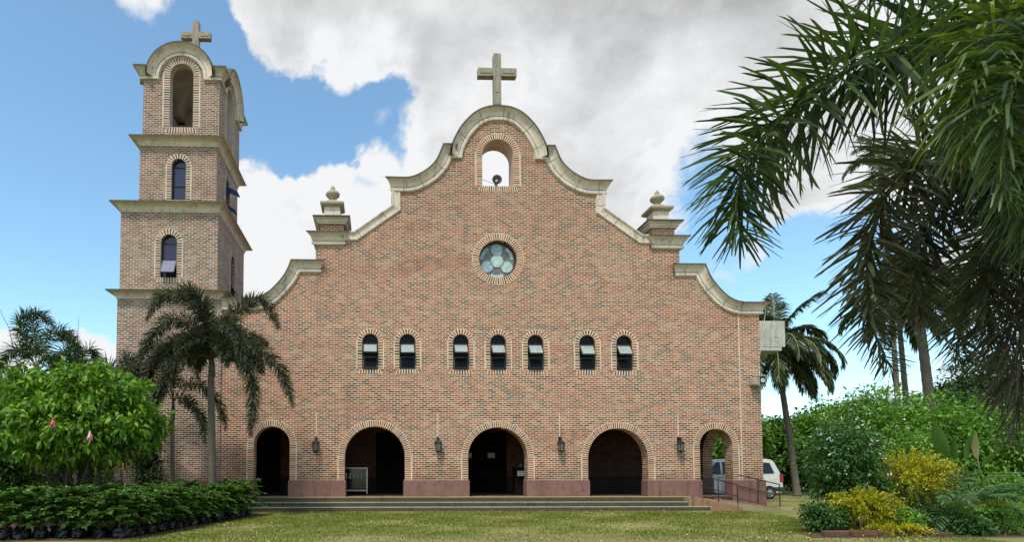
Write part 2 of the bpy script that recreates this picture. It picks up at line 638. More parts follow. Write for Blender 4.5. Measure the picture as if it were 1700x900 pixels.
M['red_lamp'] = plain('red_lamp', (0.28, 0.02, 0.03), 0.2)
M['soil'] = stone_mat('soil', lin(86, 66, 46), lin(44, 34, 24), 0.6, streaks=False)
M['bag'] = plain('black_poly_bag', (0.013, 0.013, 0.014), 0.38)
M['clay'] = stone_mat('clay_block', lin(104, 72, 56), lin(50, 40, 32), 0.95, streaks=False)
M['bark'] = stone_mat('palm_bark', lin(112, 104, 88), lin(66, 58, 46), 0.7)
M['bark_dark'] = stone_mat('dark_bark', lin(74, 62, 50), lin(36, 30, 24), 0.7)
M['shaft'] = plain('crownshaft_green', (0.085, 0.085, 0.05), 0.6)
M['rachis'] = plain('rachis', (0.10, 0.11, 0.035), 0.5)
M['pale_rachis'] = plain('coconut_rachis', (0.26, 0.25, 0.09), 0.5)


def glass_mat(name, col, rough=0.08, spec=0.6):
    m, t, b = new_mat(name)
    n = t.noise(pos_of(t), 1.5, 2)
    t.put(b.inputs['Base Color'], t.mix(n, col, tuple(c * 0.6 for c in col)))
    b.inputs['Roughness'].default_value = rough
    b.inputs['Specular IOR Level'].default_value = spec
    bump(t, b, n, 0.05, 0.02)
    return m


def frosted_mat(name, col, trans=0.5):
    m, t, b = new_mat(name)
    n = t.noise(pos_of(t), 6.0, 4, 0.6)
    c = t.mix(t.maprange(n, 0.35, 0.7), col, tuple(x * 0.82 for x in col))
    t.put(b.inputs['Base Color'], c)
    b.inputs['Roughness'].default_value = 0.3
    tr = t.new('ShaderNodeBsdfTranslucent')
    t.put(tr.inputs[0], c)
    mx = t.new('ShaderNodeMixShader')
    mx.inputs[0].default_value = trans
    t.l.new(b.outputs[0], mx.inputs[1])
    t.l.new(tr.outputs[0], mx.inputs[2])
    t.l.new(mx.outputs[0], t.n['Material Output'].inputs[0])
    return m


M['dark_glass'] = glass_mat('dark_glass', (0.005, 0.005, 0.006), .2, .15)
M['tower_glass'] = glass_mat('violet_glass', (0.03, 0.028, 0.07), 0.12)
M['tower_sash_glass'] = frosted_mat('violet_sash_glass', (0.26, 0.24, 0.36), 0.35)
M['blue_sash_glass'] = frosted_mat('blue_sash_glass', (0.14, 0.26, 0.7), 0.6)
M['frosted'] = frosted_mat('frosted_pane', (0.72, 0.78, 0.74), 0.6)
M['van_glass'] = glass_mat('van_glass', (0.014, 0.017, 0.018), 0.08, .35)
M['lantern_glass'] = frosted_mat('lantern_glass', (0.30, 0.27, 0.20), 0.4)
M['case_glass'] = glass_mat('case_glass', (0.03, 0.03, 0.03), 0.1)
M['rose_pale'] = plain('rose_pale_glass', (0.40, 0.52, 0.47), 0.35, 0.0, 0.18)
M['rose_blue'] = plain('rose_blue_glass', (0.27, 0.42, 0.44), 0.35, 0.0, 0.25)


def rose_dark():
    m, t, b = new_mat('rose_patterned_glass')
    p = pos_of(t)
    v = t.new('ShaderNodeTexVoronoi')
    t.put(v.inputs['Vector'], p)
    v.inputs['Scale'].default_value = 9.0
    t.put(b.inputs['Base Color'], t.ramp(v.outputs['Color'], [(0.0, (0.10, 0.10, 0.11)), (0.45, (0.15, 0.15, 0.16)), (0.62, (0.20, 0.16, 0.10)), (0.8, (0.12, 0.11, 0.16)), (1.0, (0.22, 0.22, 0.2))]))
    b.inputs['Roughness'].default_value = 0.4
    return m


M['rose_dark'] = rose_dark()

M['foxtail'] = leaf_mat('foxtail_leaf', [(0.018, 0.034, 0.013), (0.045, 0.081, 0.025), (0.081, 0.136, 0.034), (0.136, 0.186, 0.055)], 0.42, 0.26, 0.35)
M['foxtail_bright'] = leaf_mat('foxtail_leaf_bright', [(0.062, 0.100, 0.022), (0.150, 0.213, 0.040), (0.288, 0.350, 0.075)], 0.45, 0.25, 0.35)
M['foxtail_dark'] = leaf_mat('foxtail_leaf_dark', [(0.034, 0.042, 0.023), (0.081, 0.091, 0.049), (0.150, 0.156, 0.088)], 0.45, 0.20, 0.3)
M['foxtail_dry'] = leaf_mat('foxtail_leaf_dry', [(0.038, 0.038, 0.022), (0.081, 0.070, 0.041), (0.135, 0.115, 0.068)], 0.6, 0.10, 0.2)
M['coconut'] = leaf_mat('coconut_leaf', [(0.035, 0.053, 0.022), (0.083, 0.112, 0.043), (0.150, 0.188, 0.069)], 0.4, 0.18, 0.35)
M['bush'] = leaf_mat('bush_leaf', [(0.05, 0.11, 0.012), (0.11, 0.23, 0.018), (0.20, 0.36, 0.026), (0.30, 0.46, 0.045)], 0.45, 0.32, 0.3)
M['seedling'] = leaf_mat('seedling_leaf', [(0.033, 0.077, 0.018), (0.077, 0.165, 0.026), (0.143, 0.275, 0.037), (0.242, 0.385, 0.061)], 0.5, 0.25, 0.25)
M['tree'] = leaf_mat('tree_leaf', [(0.043, 0.095, 0.022), (0.088, 0.189, 0.032), (0.155, 0.297, 0.046)], 0.5, 0.22, 0.3)
M['tree_bright'] = leaf_mat('tree_leaf_bright', [(0.074, 0.162, 0.024), (0.149, 0.297, 0.035), (0.243, 0.432, 0.054)], 0.5, 0.25, 0.3)
M['tree_dark'] = leaf_mat('tree_leaf_dark', [(0.022, 0.049, 0.016), (0.046, 0.092, 0.027), (0.081, 0.149, 0.038)], 0.5, 0.18, 0.3)
M['jasmine'] = leaf_mat('jasmine_leaf', [(0.030, 0.078, 0.019), (0.061, 0.149, 0.030), (0.108, 0.230, 0.041)], 0.45, 0.2, 0.3)
M['yellow'] = leaf_mat('yellow_leaf', [(0.14, 0.18, 0.015), (0.42, 0.40, 0.02), (0.66, 0.58, 0.03), (0.78, 0.70, 0.06)], 0.5, 0.3, 0.2)
M['hedge'] = leaf_mat('hedge_leaf', [(0.082, 0.179, 0.026), (0.179, 0.356, 0.042), (0.292, 0.518, 0.073)], 0.5, 0.25, 0.3)
M['hedge_tip'] = leaf_mat('hedge_tip_leaf', [(0.20, 0.24, 0.02), (0.32, 0.32, 0.03)], 0.5, 0.3, 0.2)
M['areca'] = leaf_mat('areca_leaf', [(0.051, 0.119, 0.040), (0.110, 0.211, 0.068), (0.203, 0.321, 0.119)], 0.4, 0.2, 0.4)
M['banana'] = leaf_mat('banana_leaf', [(0.05, 0.12, 0.02), (0.09, 0.18, 0.03)], 0.4, 0.3, 0.4)
M['tan_leaf'] = leaf_mat('tan_leaf', [(0.28, 0.26, 0.12), (0.38, 0.33, 0.18)], 0.6, 0.2, 0.2)
M['flower_white'] = plain('white_petal', (0.8, 0.8, 0.76), 0.6)
M['flower_red'] = plain('red_petal', (0.50, 0.09, 0.09), 0.6)
M['flower_pink'] = plain('pink_petal', (0.62, 0.42, 0.40), 0.6)
M['yellow_bag'] = plain('yellow_plastic', (0.62, 0.30, 0.02), 0.5)
M['litter'] = plain('dry_litter', (0.40, 0.34, 0.2), 0.8, 0, 0.4)


# ------------------------------------------------------------------ ground
def lawn_mat():
    m, t, b = new_mat('lawn')
    p = pos_of(t)
    n1 = t.noise(p, 0.35, 5, 0.6)
    n2 = t.noise(p, 2.2, 5, 0.65)
    n3 = t.noise(p, 28.0, 4, 0.7)
    col = t.mix(t.maprange(n3, 0.3, 0.7), lin(80, 92, 34), lin(128, 132, 60))
    col = t.mix(t.maprange(n1, 0.42, 0.62, 0.0, 0.65), col, lin(160, 146, 98))
    col = t.mix(t.maprange(n2, 0.54, 0.72, 0.0, 0.6), col, lin(142, 122, 84))
    wd = t.vmath('LENGTH', t.vmath('MULTIPLY', t.vmath('SUBTRACT', p, (4.5, -10.6, 0.0)), (0.14, 0.5, 0.0)))
    wd = t.math('ADD', wd, t.math('MULTIPLY', t.math('SUBTRACT', n2, 0.5), 1.6))
    col = t.mix(t.maprange(wd, 1.1, 0.3, 0.0, 0.6), col, lin(140, 122, 84))
    t.put(b.inputs['Base Color'], col)
    b.inputs['Roughness'].default_value = 0.95
    bump(t, b, n3, 0.6, 0.03)
    return m


M['lawn'] = lawn_mat()
S = 700
N_ = 1
g = MB().add([(-S, -60, 0), (S, -60, 0), (S, S, 0), (-S, S, 0)], [(0, 1, 2, 3)]).build('ground', M['lawn'], recalc=False)
g['kind'] = 'structure'


def grass_blades():
    M['blade'] = leaf_mat('grass_blade', [lin(74, 92, 26), lin(104, 120, 38), lin(134, 138, 56), lin(166, 158, 92)], 0.6, 0.25, 0.1)
    n = 150000
    x = RNG.uniform(-8.5, 13.5, n)
    y = RNG.uniform(-11.2, -1.3, n)
    keep = (y < -1.25) & ~((x < -5.45 + (y + 9.45) * 0.231) & (x < -3.9))
    # patchy: thinner where the soil is worn
    patch = np.sin(x * 0.9 + 1.3) * np.sin(y * 1.4 + x * 0.3) + 0.6 * np.sin(x * 2.3 - y * 1.9)
    keep &= RNG.uniform(-1.6, 1.2, n) < patch + 0.4
    worn = np.exp(-((x - 4.5) / 6.5) ** 2 - ((y + 10.6) / 1.7) ** 2) + .8 * np.exp(-((x - 6.5) / 2.2) ** 2 - ((y + 6.5) / .8) ** 2) + .7 * np.exp(-((x - 1.0) / 1.6) ** 2 - ((y + 7.6) / .6) ** 2)
    keep &= RNG.uniform(0, 1, n) > worn * .85
    keep &= ~((x > 11.9) & (x < 15.2) & (y > -1.5))
    x, y = x[keep], y[keep]
    n = len(x)
    h = RNG.uniform(0.018, 0.055, n)
    a = RNG.uniform(0, 6.283, n)
    w = RNG.uniform(0.006, 0.014, n)
    lx, ly = RNG.normal(0, 0.022, n), RNG.normal(0, 0.022, n)
    V = np.empty((n, 3, 3))
    V[:, 0] = np.stack([x - np.cos(a) * w, y - np.sin(a) * w, np.zeros(n) - 0.002], 1)
    V[:, 1] = np.stack([x + np.cos(a) * w, y + np.sin(a) * w, np.zeros(n) - 0.002], 1)
    V[:, 2] = np.stack([x + lx, y + ly, h], 1)
    T = np.arange(3 * n).reshape(n, 3)
    o = np_mesh('grass', V.reshape(-1, 3), T, M['blade'])
    o['kind'] = 'stuff'
    tag(o, 'short yellow green grass growing on the church lawn', 'grass')
    n = 900
    x = RNG.uniform(-5, 14, n)
    y = RNG.uniform(-10.8, -1.4, n)
    keep = ~((x < -5.45 + (y + 9.45) * 0.231 + 0.3)) & ~((x > 11.9) & (y > -1.5))
    x, y = x[keep], y[keep]
    n = len(x)
    a = RNG.uniform(0, 6.283, n)
    s = RNG.uniform(0.012, 0.035, n)
    z = RNG.uniform(0.03, 0.045, n)
    V = np.empty((n, 4, 3))
    for k, (i, j) in enumerate(((-1, -0.6), (1, -0.6), (1, 0.6), (-1, 0.6))):
        V[:, k] = np.stack([x + s * (i * np.cos(a) - j * np.sin(a)), y + s * (i * np.sin(a) + j * np.cos(a)), z + 0.01 * i * np.sin(a * 3)], 1)
    o = np_mesh('leaf_litter', V.reshape(-1, 3), np.arange(4 * n).reshape(n, 4), M['litter'])
    o['kind'] = 'stuff'
    tag(o, 'dry leaf scraps scattered over the lawn', 'leaf litter')


grass_blades()
# bare soil under the potted seedlings and round the shrubs on the right
sl = MB().add([(-12, -10.1, .004), (-5.3, -9.75, .004), (-3.75, -2.6, .004), (-4.4, -1.6, .004), (-12, -1.6, .004)], [(0, 1, 2, 3, 4)]).build('soil_bed', M['soil'], recalc=False)
sl['kind'] = 'structure'
sl = MB().add([(9.9, -9.8, .004), (17, -9.8, .004), (18, -4, .004), (12.3, -6.2, .004), (10.6, -7.8, .004)], [(0, 1, 2, 3, 4)]).build('planting_soil', M['soil'], recalc=False)
sl['kind'] = 'structure'

# ------------------------------------------------------------------ church
XC = at(828.5, 400).x
ZF = 0.48


def mir(pts):
    return [(2 * XC - p[0], p[1]) for p in reversed(pts)]


PROF = [(-0.02, 0.0), (0.0, 0.02), (0.0, 0.085), (0.055, 0.095), (0.105, 0.085), (0.105, 0.05), (0.145, 0.05), (0.145, 0.085), (0.20, 0.092), (0.27, 0.115), (0.33, 0.16), (0.37, 0.21), (0.395, 0.235), (0.395, 0.275), (0.45, 0.275), (0.47, 0.22)]
LIP_FROM = 13


def scale_prof(k, ko):
    return [(n * k if n > 0 else n, o * ko) for n, o in PROF]


def sweep(mb, path, prof, back, r0=False, r1=False, y0=0.0, axis=None):
    """moulding swept along a path in the wall plane. r0/r1: mitred return at the start/end."""
    P = [Vector((p[0], p[1])) for p in path]
    prof = list(prof) + [(prof[-1][0], -back), (-0.02, -back)]
    lipset = range(LIP_FROM, len(prof) - 1)
    k = len(prof)
    vs, fs, ms = [], [], []
    n = len(P)
    for i, p in enumerate(P):
        t0 = (p - P[i - 1]).normalized() if i else None
        t1 = (P[i + 1] - p).normalized() if i < n - 1 else None
        t0 = t0 or t1
        t1 = t1 or t0
        N0, N1 = Vector((-t0.y, t0.x)), Vector((-t1.y, t1.x))
        nb = (N0 + N1)
        if nb.length < 1e-6:
            nb = N0
        nb.normalize()
        sc = 1.0 / max(0.5, nb.dot(N0))
        for (pn, po) in prof:
            q = p + nb * (pn * sc)
            if i == 0 and r0 and po > 0:
                q = q - t0 * po
            if i == n - 1 and r1 and po > 0:
                q = q + t1 * po
            v = Vector((q.x, y0 - po, q.y))
            vs.append(axis(v) if axis else v)
    for i in range(n - 1):
        for j in range(k):
            a, b = i * k + j, i * k + (j + 1) % k
            mb.f.append(tuple(len(mb.v) + x for x in (a, b, b + k, a + k)))
            mb.m.append(1 if j in lipset else 0)
    off = len(mb.v)
    mb.f.append(tuple(off + j for j in range(k)))
    mb.m.append(0)
    mb.f.append(tuple(off + (n - 1) * k + j for j in range(k)))
    mb.m.append(0)
    mb.v.extend([tuple(v) for v in vs])


church = thing('brick_church', 'brick church with curved stepped gable, round window and arched porch', 'church', (XC, 0, 0))

W2 = lambda pts: [xz(*p) for p in pts]


def curve2(pts, k=4):
    return [(v.x, v.y) for v in catmull([Vector((p[0], p[1], 0)) for p in W2(pts)], k)]


# right half of the gable line (inner edge of the mouldings)
arc_r = curve2([(828.5, 200), (842, 202), (856, 209), (871, 224.5), (881, 241), (886.5, 254), (888, 265)])
scoop_r = curve2([(905.3, 265.5), (912, 280), (924, 295), (940, 308), (958.7, 318), (974.7, 322.3), (989, 323)])
tip_r = W2([(1003, 323)])
vert_r = W2([(990, 323), (990, 353), (1061.3, 404), (1084, 404.5)])
sh_r = W2([(1084, 413), (1130, 413.5)])
low_r = W2([(1123, 458.5), (1154, 458.7)])
bowl_r = curve2([(1154.3, 459.5), (1158, 467), (1164, 477), (1177, 493), (1193, 508), (1209, 517), (1227, 522)])
end_r = W2([(1227.5, 522), (1262, 522)])
X_R = xz(1262, 600)[0]
X_L = at(368, 520).x
Z_END = end_r[-1][1]

# ---- facade wall with its openings
right = arc_r + scoop_r + [(vert_r[0][0], vert_r[0][1])] + vert_r[1:] + [(sh_r[0][0], sh_r[0][1])]
xs_sh = xz(1128, 430)[0]
right += [(xs_sh, sh_r[1][1]), (xs_sh, low_r[0][1])] + [low_r[1]] + bowl_r + [(X_R, Z_END)]


def dedupe(pts, eps=0.004):
    out = [pts[0]]
    for p in pts[1:]:
        if (p[0] - out[-1][0]) ** 2 + (p[1] - out[-1][1]) ** 2 > eps ** 2:
            out.append(p)
    return out


right = dedupe(right)
left = mir(right)
left[0] = (X_L, Z_END)
if left[1][0] < left[0][0]:
    left = [q for q in left if q[0] > X_L + 0.01 or q is left[0]]
outline = dedupe(left[:-1] + right) + [(X_R, 0.0), (X_L, 0.0)]


def arch_loop(x0, x1, ztop, zbot, k=14):
    r = (x1 - x0) / 2
    cx = (x0 + x1) / 2
    zs = ztop - r
    pts = [(x0, zbot)]
    for i in range(k + 1):
        a = math.pi - math.pi * i / k
        pts.append((cx + r * math.cos(a), zs + r * math.sin(a)))
    pts.append((x1, zbot))
    return pts


ARCH_PX = [(421, 481, 708.5), (572, 672.5, 708.5), (777, 876, 710), (976, 1076, 711.5), (1162, 1216.5, 712.5)]
arches = []
for a, b, tp in ARCH_PX:
    arches.append((xz(a, 760)[0], xz(b, 760)[0], xz((a + b) / 2, tp)[1]))
WIN_PX = [(601.2, 628, 553), (663, 690, 553.7), (752, 778.5, 555), (814, 840.5, 555.6), (876, 902.5, 556), (962, 988.5, 556.7), (1023.5, 1050, 557)]
wins = []
WZB = xz(827, 614.2)[1]
WZT = xz(827, 555.4)[1]
for a, b, tp in WIN_PX:
    wins.append((xz(a, 590)[0], xz(b, 590)[0]))
RX, RZ = xz(827, 430)
RR = 0.755
nx0, nx1 = xz(800.5, 300)[0], xz(853, 300)[0]
nzt, nzb = xz(827, 231)[1], xz(827, 309)[1]
holes = [arch_loop(x0, x1, zt, ZF) for x0, x1, zt in arches]
holes += [arch_loop(x0, x1, WZT, WZB, 10) for x0, x1 in wins]
holes += [[(RX + RR * math.cos(2 * math.pi * i / 40), RZ + RR * math.sin(2 * math.pi * i / 40)) for i in range(40)]]
holes += [arch_loop(nx0, nx1, nzt, nzb, 14)]
TH = 0.55
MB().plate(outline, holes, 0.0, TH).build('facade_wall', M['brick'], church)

# ---- mouldings
def joints(mb, path, prof, back, spacing, y0=0.0, axis=None):
    """open joints across a moulding: hairline strips of dark mortar"""
    d = 0.0
    nxt = spacing * random.uniform(.3, .8)
    for a, b in zip(path[:-1], path[1:]):
        A, B = Vector(a), Vector(b)
        l = (B - A).length
        while nxt < d + l:
            f = (nxt - d) / l
            p = A.lerp(B, f)
            u = (B - A).normalized() * .009
            pr = [(n + .002 if n > 0 else n, o + .003 if o > 0 else o) for n, o in prof]
            k = len(mb.m)
            sweep(mb, [p - u, p + u], pr, back - .02, False, False, y0, axis)
            for i in range(k, len(mb.m)):
                mb.m[i] = 1
            nxt += spacing * random.uniform(.75, 1.25)
        d += l


main_path = dedupe(arc_r + scoop_r + tip_r)
main_path = dedupe(mir(main_path)[:-1] + main_path)
cm = MB()
sweep(cm, main_path, scale_prof(1.08, 1.0), 0.62, True, True)
joints(cm, main_path, scale_prof(1.08, 1.0), 0.62, 1.0)
cm.build('gable_moulding', [M['cornice'], M['lip']], church)
thin = [(-0.02, 0.0), (0.0, 0.015), (0.0, 0.06), (0.07, 0.06), (0.07, 0.045), (0.10, 0.045), (0.14, 0.05), (0.2, 0.06), (0.22, 0.06), (0.27, 0.09), (0.28, 0.10), (0.28, 0.12), (0.32, 0.12), (0.33, 0.10)]
for pts in (dedupe(vert_r), dedupe(mir(vert_r))):
    cm = MB()
    sweep(cm, pts, thin, 0.60)
    joints(cm, pts, thin, 0.60, 1.3)
    cm.build('rake_moulding', [M['cornice'], M['lip']], church)
for pts in (sh_r, mir(sh_r)):
    cm = MB()
    sweep(cm, pts, scale_prof(1.03, 1.05), 0.58, True, True, -0.004)
    cm.build('shoulder_cornice', [M['cornice'], M['lip']], church)
p_r = dedupe(low_r + bowl_r + end_r)
p_l = mir(p_r)
p_l[0] = (X_L + 0.02, p_l[0][1])
cm = MB()
sweep(cm, p_r, scale_prof(0.97, 0.95), 0.58, True, True)
joints(cm, p_r, scale_prof(0.97, 0.95), 0.58, 1.0)
cm.build('scroll_cornice', [M['cornice'], M['lip']], church)
cm = MB()
sweep(cm, p_l, scale_prof(0.97, 0.95), 0.58, False, True)
joints(cm, p_l, scale_prof(0.97, 0.95), 0.58, 1.0)
cm.build('scroll_cornice', [M['cornice'], M['lip']], church)


def arch_ring(x0, x1, ztop, zbot, th, y=0.0, pitch=0.078, sill=0.0, axis=None, mats=None, parent=None, jamb=True, name='brick_surround', full=False):
    """soldier bricks round an arched opening, standing a little proud of the wall on a bed of mortar"""
    mb = MB()
    r = (x1 - x0) / 2
    cx = (x0 + x1) / 2
    zs = ztop - r
    bed, face = 0.007, 0.0105
    A = (lambda v: axis(v)) if axis else (lambda v: v)

    def prism(q, d0, d1, mi):
        vs = [A(Vector((p[0], y - d1, p[1]))) for p in q] + [A(Vector((p[0], y - d0, p[1]))) for p in q]
        n = len(q)
        mb.add(vs, [tuple(range(n)), tuple(range(2 * n - 1, n - 1, -1))] + [(i, (i + 1) % n, (i + 1) % n + n, i + n) for i in range(n)], mi)

    tot = 2 * math.pi if full else math.pi
    n = max(8, int(tot * (r + th * 0.45) / pitch))
    P = lambda rr, a: (cx + rr * math.cos(a), zs + rr * math.sin(a))
    for i in range(n):
        a0, a1 = tot * i / n, tot * (i + 1) / n
        prism([P(r + 0.001, a0), P(r + th + 0.012, a0), P(r + th + 0.012, a1), P(r + 0.001, a1)], -0.01, bed, 0)
        m_ = (a1 - a0) * 0.235
        prism([P(r + 0.006, a0 + m_), P(r + th - 0.008, a0 + m_), P(r + th - 0.008, a1 - m_), P(r + 0.006, a1 - m_)], bed - 0.002, face + random.uniform(-.001, .002), 1)
    if jamb and not full:
        for s in (-1, 1):
            xa = cx + s * r
            xb = cx + s * (r + th + 0.012)
            q = sorted((xa + s * 0.001, xb))
            prism([(q[0], zbot), (q[1], zbot), (q[1], zs), (q[0], zs)], -0.01, bed, 0)
            k = int((zs - zbot) / pitch)
            pt = (zs - zbot) / k
            xb2 = cx + s * (r + th - 0.008)
            q = sorted((xa + s * 0.006, xb2))
            for j in range(k):
                prism([(q[0], zbot + pt * (j + .22)), (q[1], zbot + pt * (j + .22)), (q[1], zbot + pt * (j + .78)), (q[0], zbot + pt * (j + .78))], bed - 0.002, face + random.uniform(-.001, .002), 1)
            # the pointed vertical joint beside the jamb
            xs = cx + s * (r + th + 0.026)
            q = sorted((xs - 0.014, xs + 0.014))
            prism([(q[0], zbot), (q[1], zbot), (q[1], zs + 0.05), (q[0], zs + 0.05)], -0.01, 0.009, 0)
    if sill:
        w = r + 0.10
        prism([(cx - w - 0.06, zbot - sill), (cx + w + 0.06, zbot - sill), (cx + w - .02, zbot - 0.001), (cx - w + .02, zbot - 0.001)], -0.01, bed, 0)
        k = int(2 * w / pitch)
        for j in range(k):
            f0, f1 = (j + .23) / k, (j + .77) / k
            xa, xb = cx - w + 2 * w * f0, cx - w + 2 * w * f1
            sh = 0.10
            prism([(cx + (xa - cx) * (1 + sh * .5), zbot - sill + 0.008), (cx + (xb - cx) * (1 + sh * .5), zbot - sill + 0.008), (cx + (xb - cx) * .97, zbot - .006), (cx + (xa - cx) * .97, zbot - .006)], bed - .002, face, 1)
    return mb.build(name, mats or [M['mortar'], M['brick_ring']], parent)


ZP = xz(827, 797.5)[1]
for x0, x1, zt in arches:
    arch_ring(x0, x1, zt, ZP, 0.235, parent=church, pitch=0.082, name='porch_arch')
# straight joint of the end pier, and the chased joints above the lanterns
xj = xz(1229, 650)[0]
MB().box(xj - 0.018, xj + 0.018, -0.008, 0.01, ZP, Z_END).build('pier_joint', M['mortar'], church)

# ---- windows of the row
def window_row():
    for i, (x0, x1) in enumerate(wins):
        w = arch_ring(x0, x1, WZT, WZB, 0.185, pitch=0.10, sill=0.19, parent=church, name='window')
        r = (x1 - x0) / 2
        cx = (x0 + x1) / 2
        mb = MB()
        o = arch_loop(x0 + .001, x1 - .001, WZT - .001, WZB + .001, 10)
        inn = arch_loop(x0 + 0.045, x1 - 0.045, WZT - 0.045, WZB + 0.05, 10)
        mb.plate(o, [inn], 0.10, 0.17)
        zh = xz(827, 571.5)[1]
        mb.box(x0 + .045, x1 - .045, 0.105, 0.165, zh - .02, zh + .03)
        zm = WZB + 0.50
        mb.box(x0 + .045, x1 - .045, 0.105, 0.165, zm - .02, zm + .02)
        mb.build('frame', M['frame'], w)
        MB().plate(inn, [], 0.148, 0.154).build('pane', M['dark_glass'], w)
        # the awning sash pushed open
        for zt_, L, ang, nm, gm in ((zh - 0.02, 0.50, math.radians(40 + random.uniform(-4, 4)), 'awning_sash', 'frosted'), (zm - .02, 0.45, math.radians(14 + random.uniform(-4, 6)), 'lower_sash', 'dark_glass')):
            d = Vector((0, -math.sin(ang), -math.cos(ang)))
            a0 = Vector((cx, 0.10, zt_))
            hw = r - 0.05
            fm = MB()
            fm.bar(a0 + Vector((-hw, 0, 0)), a0 + d * L + Vector((-hw, 0, 0)), .035, .03)
            fm.bar(a0 + Vector((hw, 0, 0)), a0 + d * L + Vector((hw, 0, 0)), .035, .03)
            fm.bar(a0 + Vector((-hw, 0, 0)), a0 + Vector((hw, 0, 0)), .035, .03)
            fm.bar(a0 + d * L + Vector((-hw, 0, 0)), a0 + d * L + Vector((hw, 0, 0)), .045, .045)
            fm.build(nm, M['frame'], w)
            q = d.cross(Vector((1, 0, 0))) * 0.004
            e0, e1 = a0 + d * .02, a0 + d * (L - .02)
            hx = Vector((hw - .016, 0, 0))
            vs = [e0 - hx - q, e0 + hx - q, e1 + hx - q, e1 - hx - q, e0 - hx + q, e0 + hx + q, e1 + hx + q, e1 - hx + q]
            MB().add(vs, [(0, 1, 2, 3), (4, 5, 6, 7), (0, 1, 5, 4), (1, 2, 6, 5), (2, 3, 7, 6), (3, 0, 4, 7)]).build('sash_pane', M[gm], w)


window_row()


# ---- rose window
def rose():
    ring = arch_ring(RX - RR, RX + RR, RZ + RR, 0, 0.26, pitch=0.088, parent=church, name='rose_window', full=True)
    circ = lambda cx, cz, r, n=28: [(cx + r * math.cos(2 * math.pi * i / n), cz + r * math.sin(2 * math.pi * i / n)) for i in range(n)]
    MB().plate(circ(RX, RZ, RR - .001, 40), [circ(RX, RZ, RR - .055, 40)], 0.2, 0.30).build('rim', M['frame'], ring)
    MB().plate(circ(RX, RZ, RR - .05, 40), [], 0.265, 0.275).build('patterned_glass', M['rose_dark'], ring)
    disc_c = [(RX, RZ, .265, 'rose_pale')] + [(RX + .45 * math.cos(math.radians(a)), RZ + .45 * math.sin(math.radians(a)), .25, mt) for a, mt in ((90, 'rose_blue'), (210, 'rose_blue'), (330, 'rose_pale'))]
    lead = MB()
    for k, (cx, cz, r, mt) in enumerate(disc_c):
        yy = 0.250 - .006 * (k == 0)
        MB().plate(circ(cx, cz, r - .01), [], yy, 0.262).build('glass_roundel', M[mt], ring)
        lead.plate(circ(cx, cz, r + .005), [circ(cx, cz, r - .015)], yy - .008, 0.263)
    for a in (30, 150, 270):
        a0, a1 = math.radians(a - 24), math.radians(a + 24)
        q = [(RX + .685 * math.cos(a0 + (a1 - a0) * i / 8), RZ + .685 * math.sin(a0 + (a1 - a0) * i / 8)) for i in range(9)]
        q += [(RX + .56 * math.cos(a1 - (a1 - a0) * i / 8), RZ + .56 * math.sin(a1 - (a1 - a0) * i / 8)) for i in range(9)]
        MB().plate(q, [], 0.252, 0.262).build('glass_segment', M['rose_pale' if a != 150 else 'rose_blue'], ring)
    for a in (30, 150, 270):
        aa = math.radians(a)
        lead.bar((RX + .27 * math.cos(aa), .256, RZ + .27 * math.sin(aa)), (RX + .56 * math.cos(aa), .256, RZ + .56 * math.sin(aa)), .018, .018)
    lead.build('leading', M['grey'], ring)


rose()

# ---- niche near the top of the gable
nr = arch_ring(nx0, nx1, nzt, nzb, 0.235, pitch=0.085, sill=0.2, parent=church, name='niche')
MB().plate(arch_loop(nx0 - .12, nx1 + .12, nzt + .12, nzb - .12, 16), [arch_loop(nx0 + .001, nx1 - .001, nzt - .001, nzb + .001, 16)], TH - 0.05, 0.87).build('niche_lining', M['plaster'], nr)
MB().plate(arch_loop(nx0 + .001, nx1 - .001, nzt - .001, nzb + .001, 16), [arch_loop(nx0 + .009, nx1 - .009, nzt - .009, nzb + .009, 16)], 0.02, TH - 0.051).build('niche_plaster', M['plaster'], nr)

# ---- plinth blocks between the arches
def plinth_run(xa, xb):
    return MB().box(xa, xb, -0.07, TH + 0.05, 0.002 if True else ZF, ZP)


edges = [X_L + 0.02] + [v for a in arches for v in a[:2]] + [X_R + 0.05]
PE = 0.05
for i in range(0, len(edges), 2):
    xa, xb = edges[i], edges[i + 1]
    xa2 = xa - (0.055 if i else 0)
    xb2 = xb + (0.055 if i < len(edges) - 2 else 0.02)
    MB().box(xa2, xb2, -0.07, TH + 0.02, 0.0, ZP - 0.002).build('plinth_block', M['plinth'], church, bevel=0.035)
    w = xb2 - xa2
    if w > 1.6:
        for f in (0.22, 0.72):
            xx = xa2 + w * f
            MB().box(xx - .008, xx + .008, -.074, -.06, ZF + .02, ZP - .04).build('plinth_joint', M['lip'], church)

# ---- porch interior
YB = 4.3
ZC = 3.75
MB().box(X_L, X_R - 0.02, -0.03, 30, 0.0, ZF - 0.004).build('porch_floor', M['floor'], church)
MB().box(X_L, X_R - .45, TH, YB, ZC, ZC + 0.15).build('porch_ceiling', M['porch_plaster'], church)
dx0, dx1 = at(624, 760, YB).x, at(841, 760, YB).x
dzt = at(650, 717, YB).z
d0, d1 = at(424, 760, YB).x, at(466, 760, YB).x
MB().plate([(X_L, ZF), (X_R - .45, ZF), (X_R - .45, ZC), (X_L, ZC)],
           [[(dx0, ZF + .001), (dx0, dzt), (dx1, dzt), (dx1, ZF + .001)], [(d0, ZF + .001), (d0, dzt), (d1, dzt), (d1, ZF + .001)]], YB, YB + .3).build('porch_back_wall', M['porch_brick_shaded'], church)
MB().box(dx1 + .01, X_R - .46, YB - .05, YB, ZF, ZP + .05).build('porch_skirting', stone_mat('porch_skirting_paint', lin(64, 44, 40), lin(40, 30, 28), .4), church)
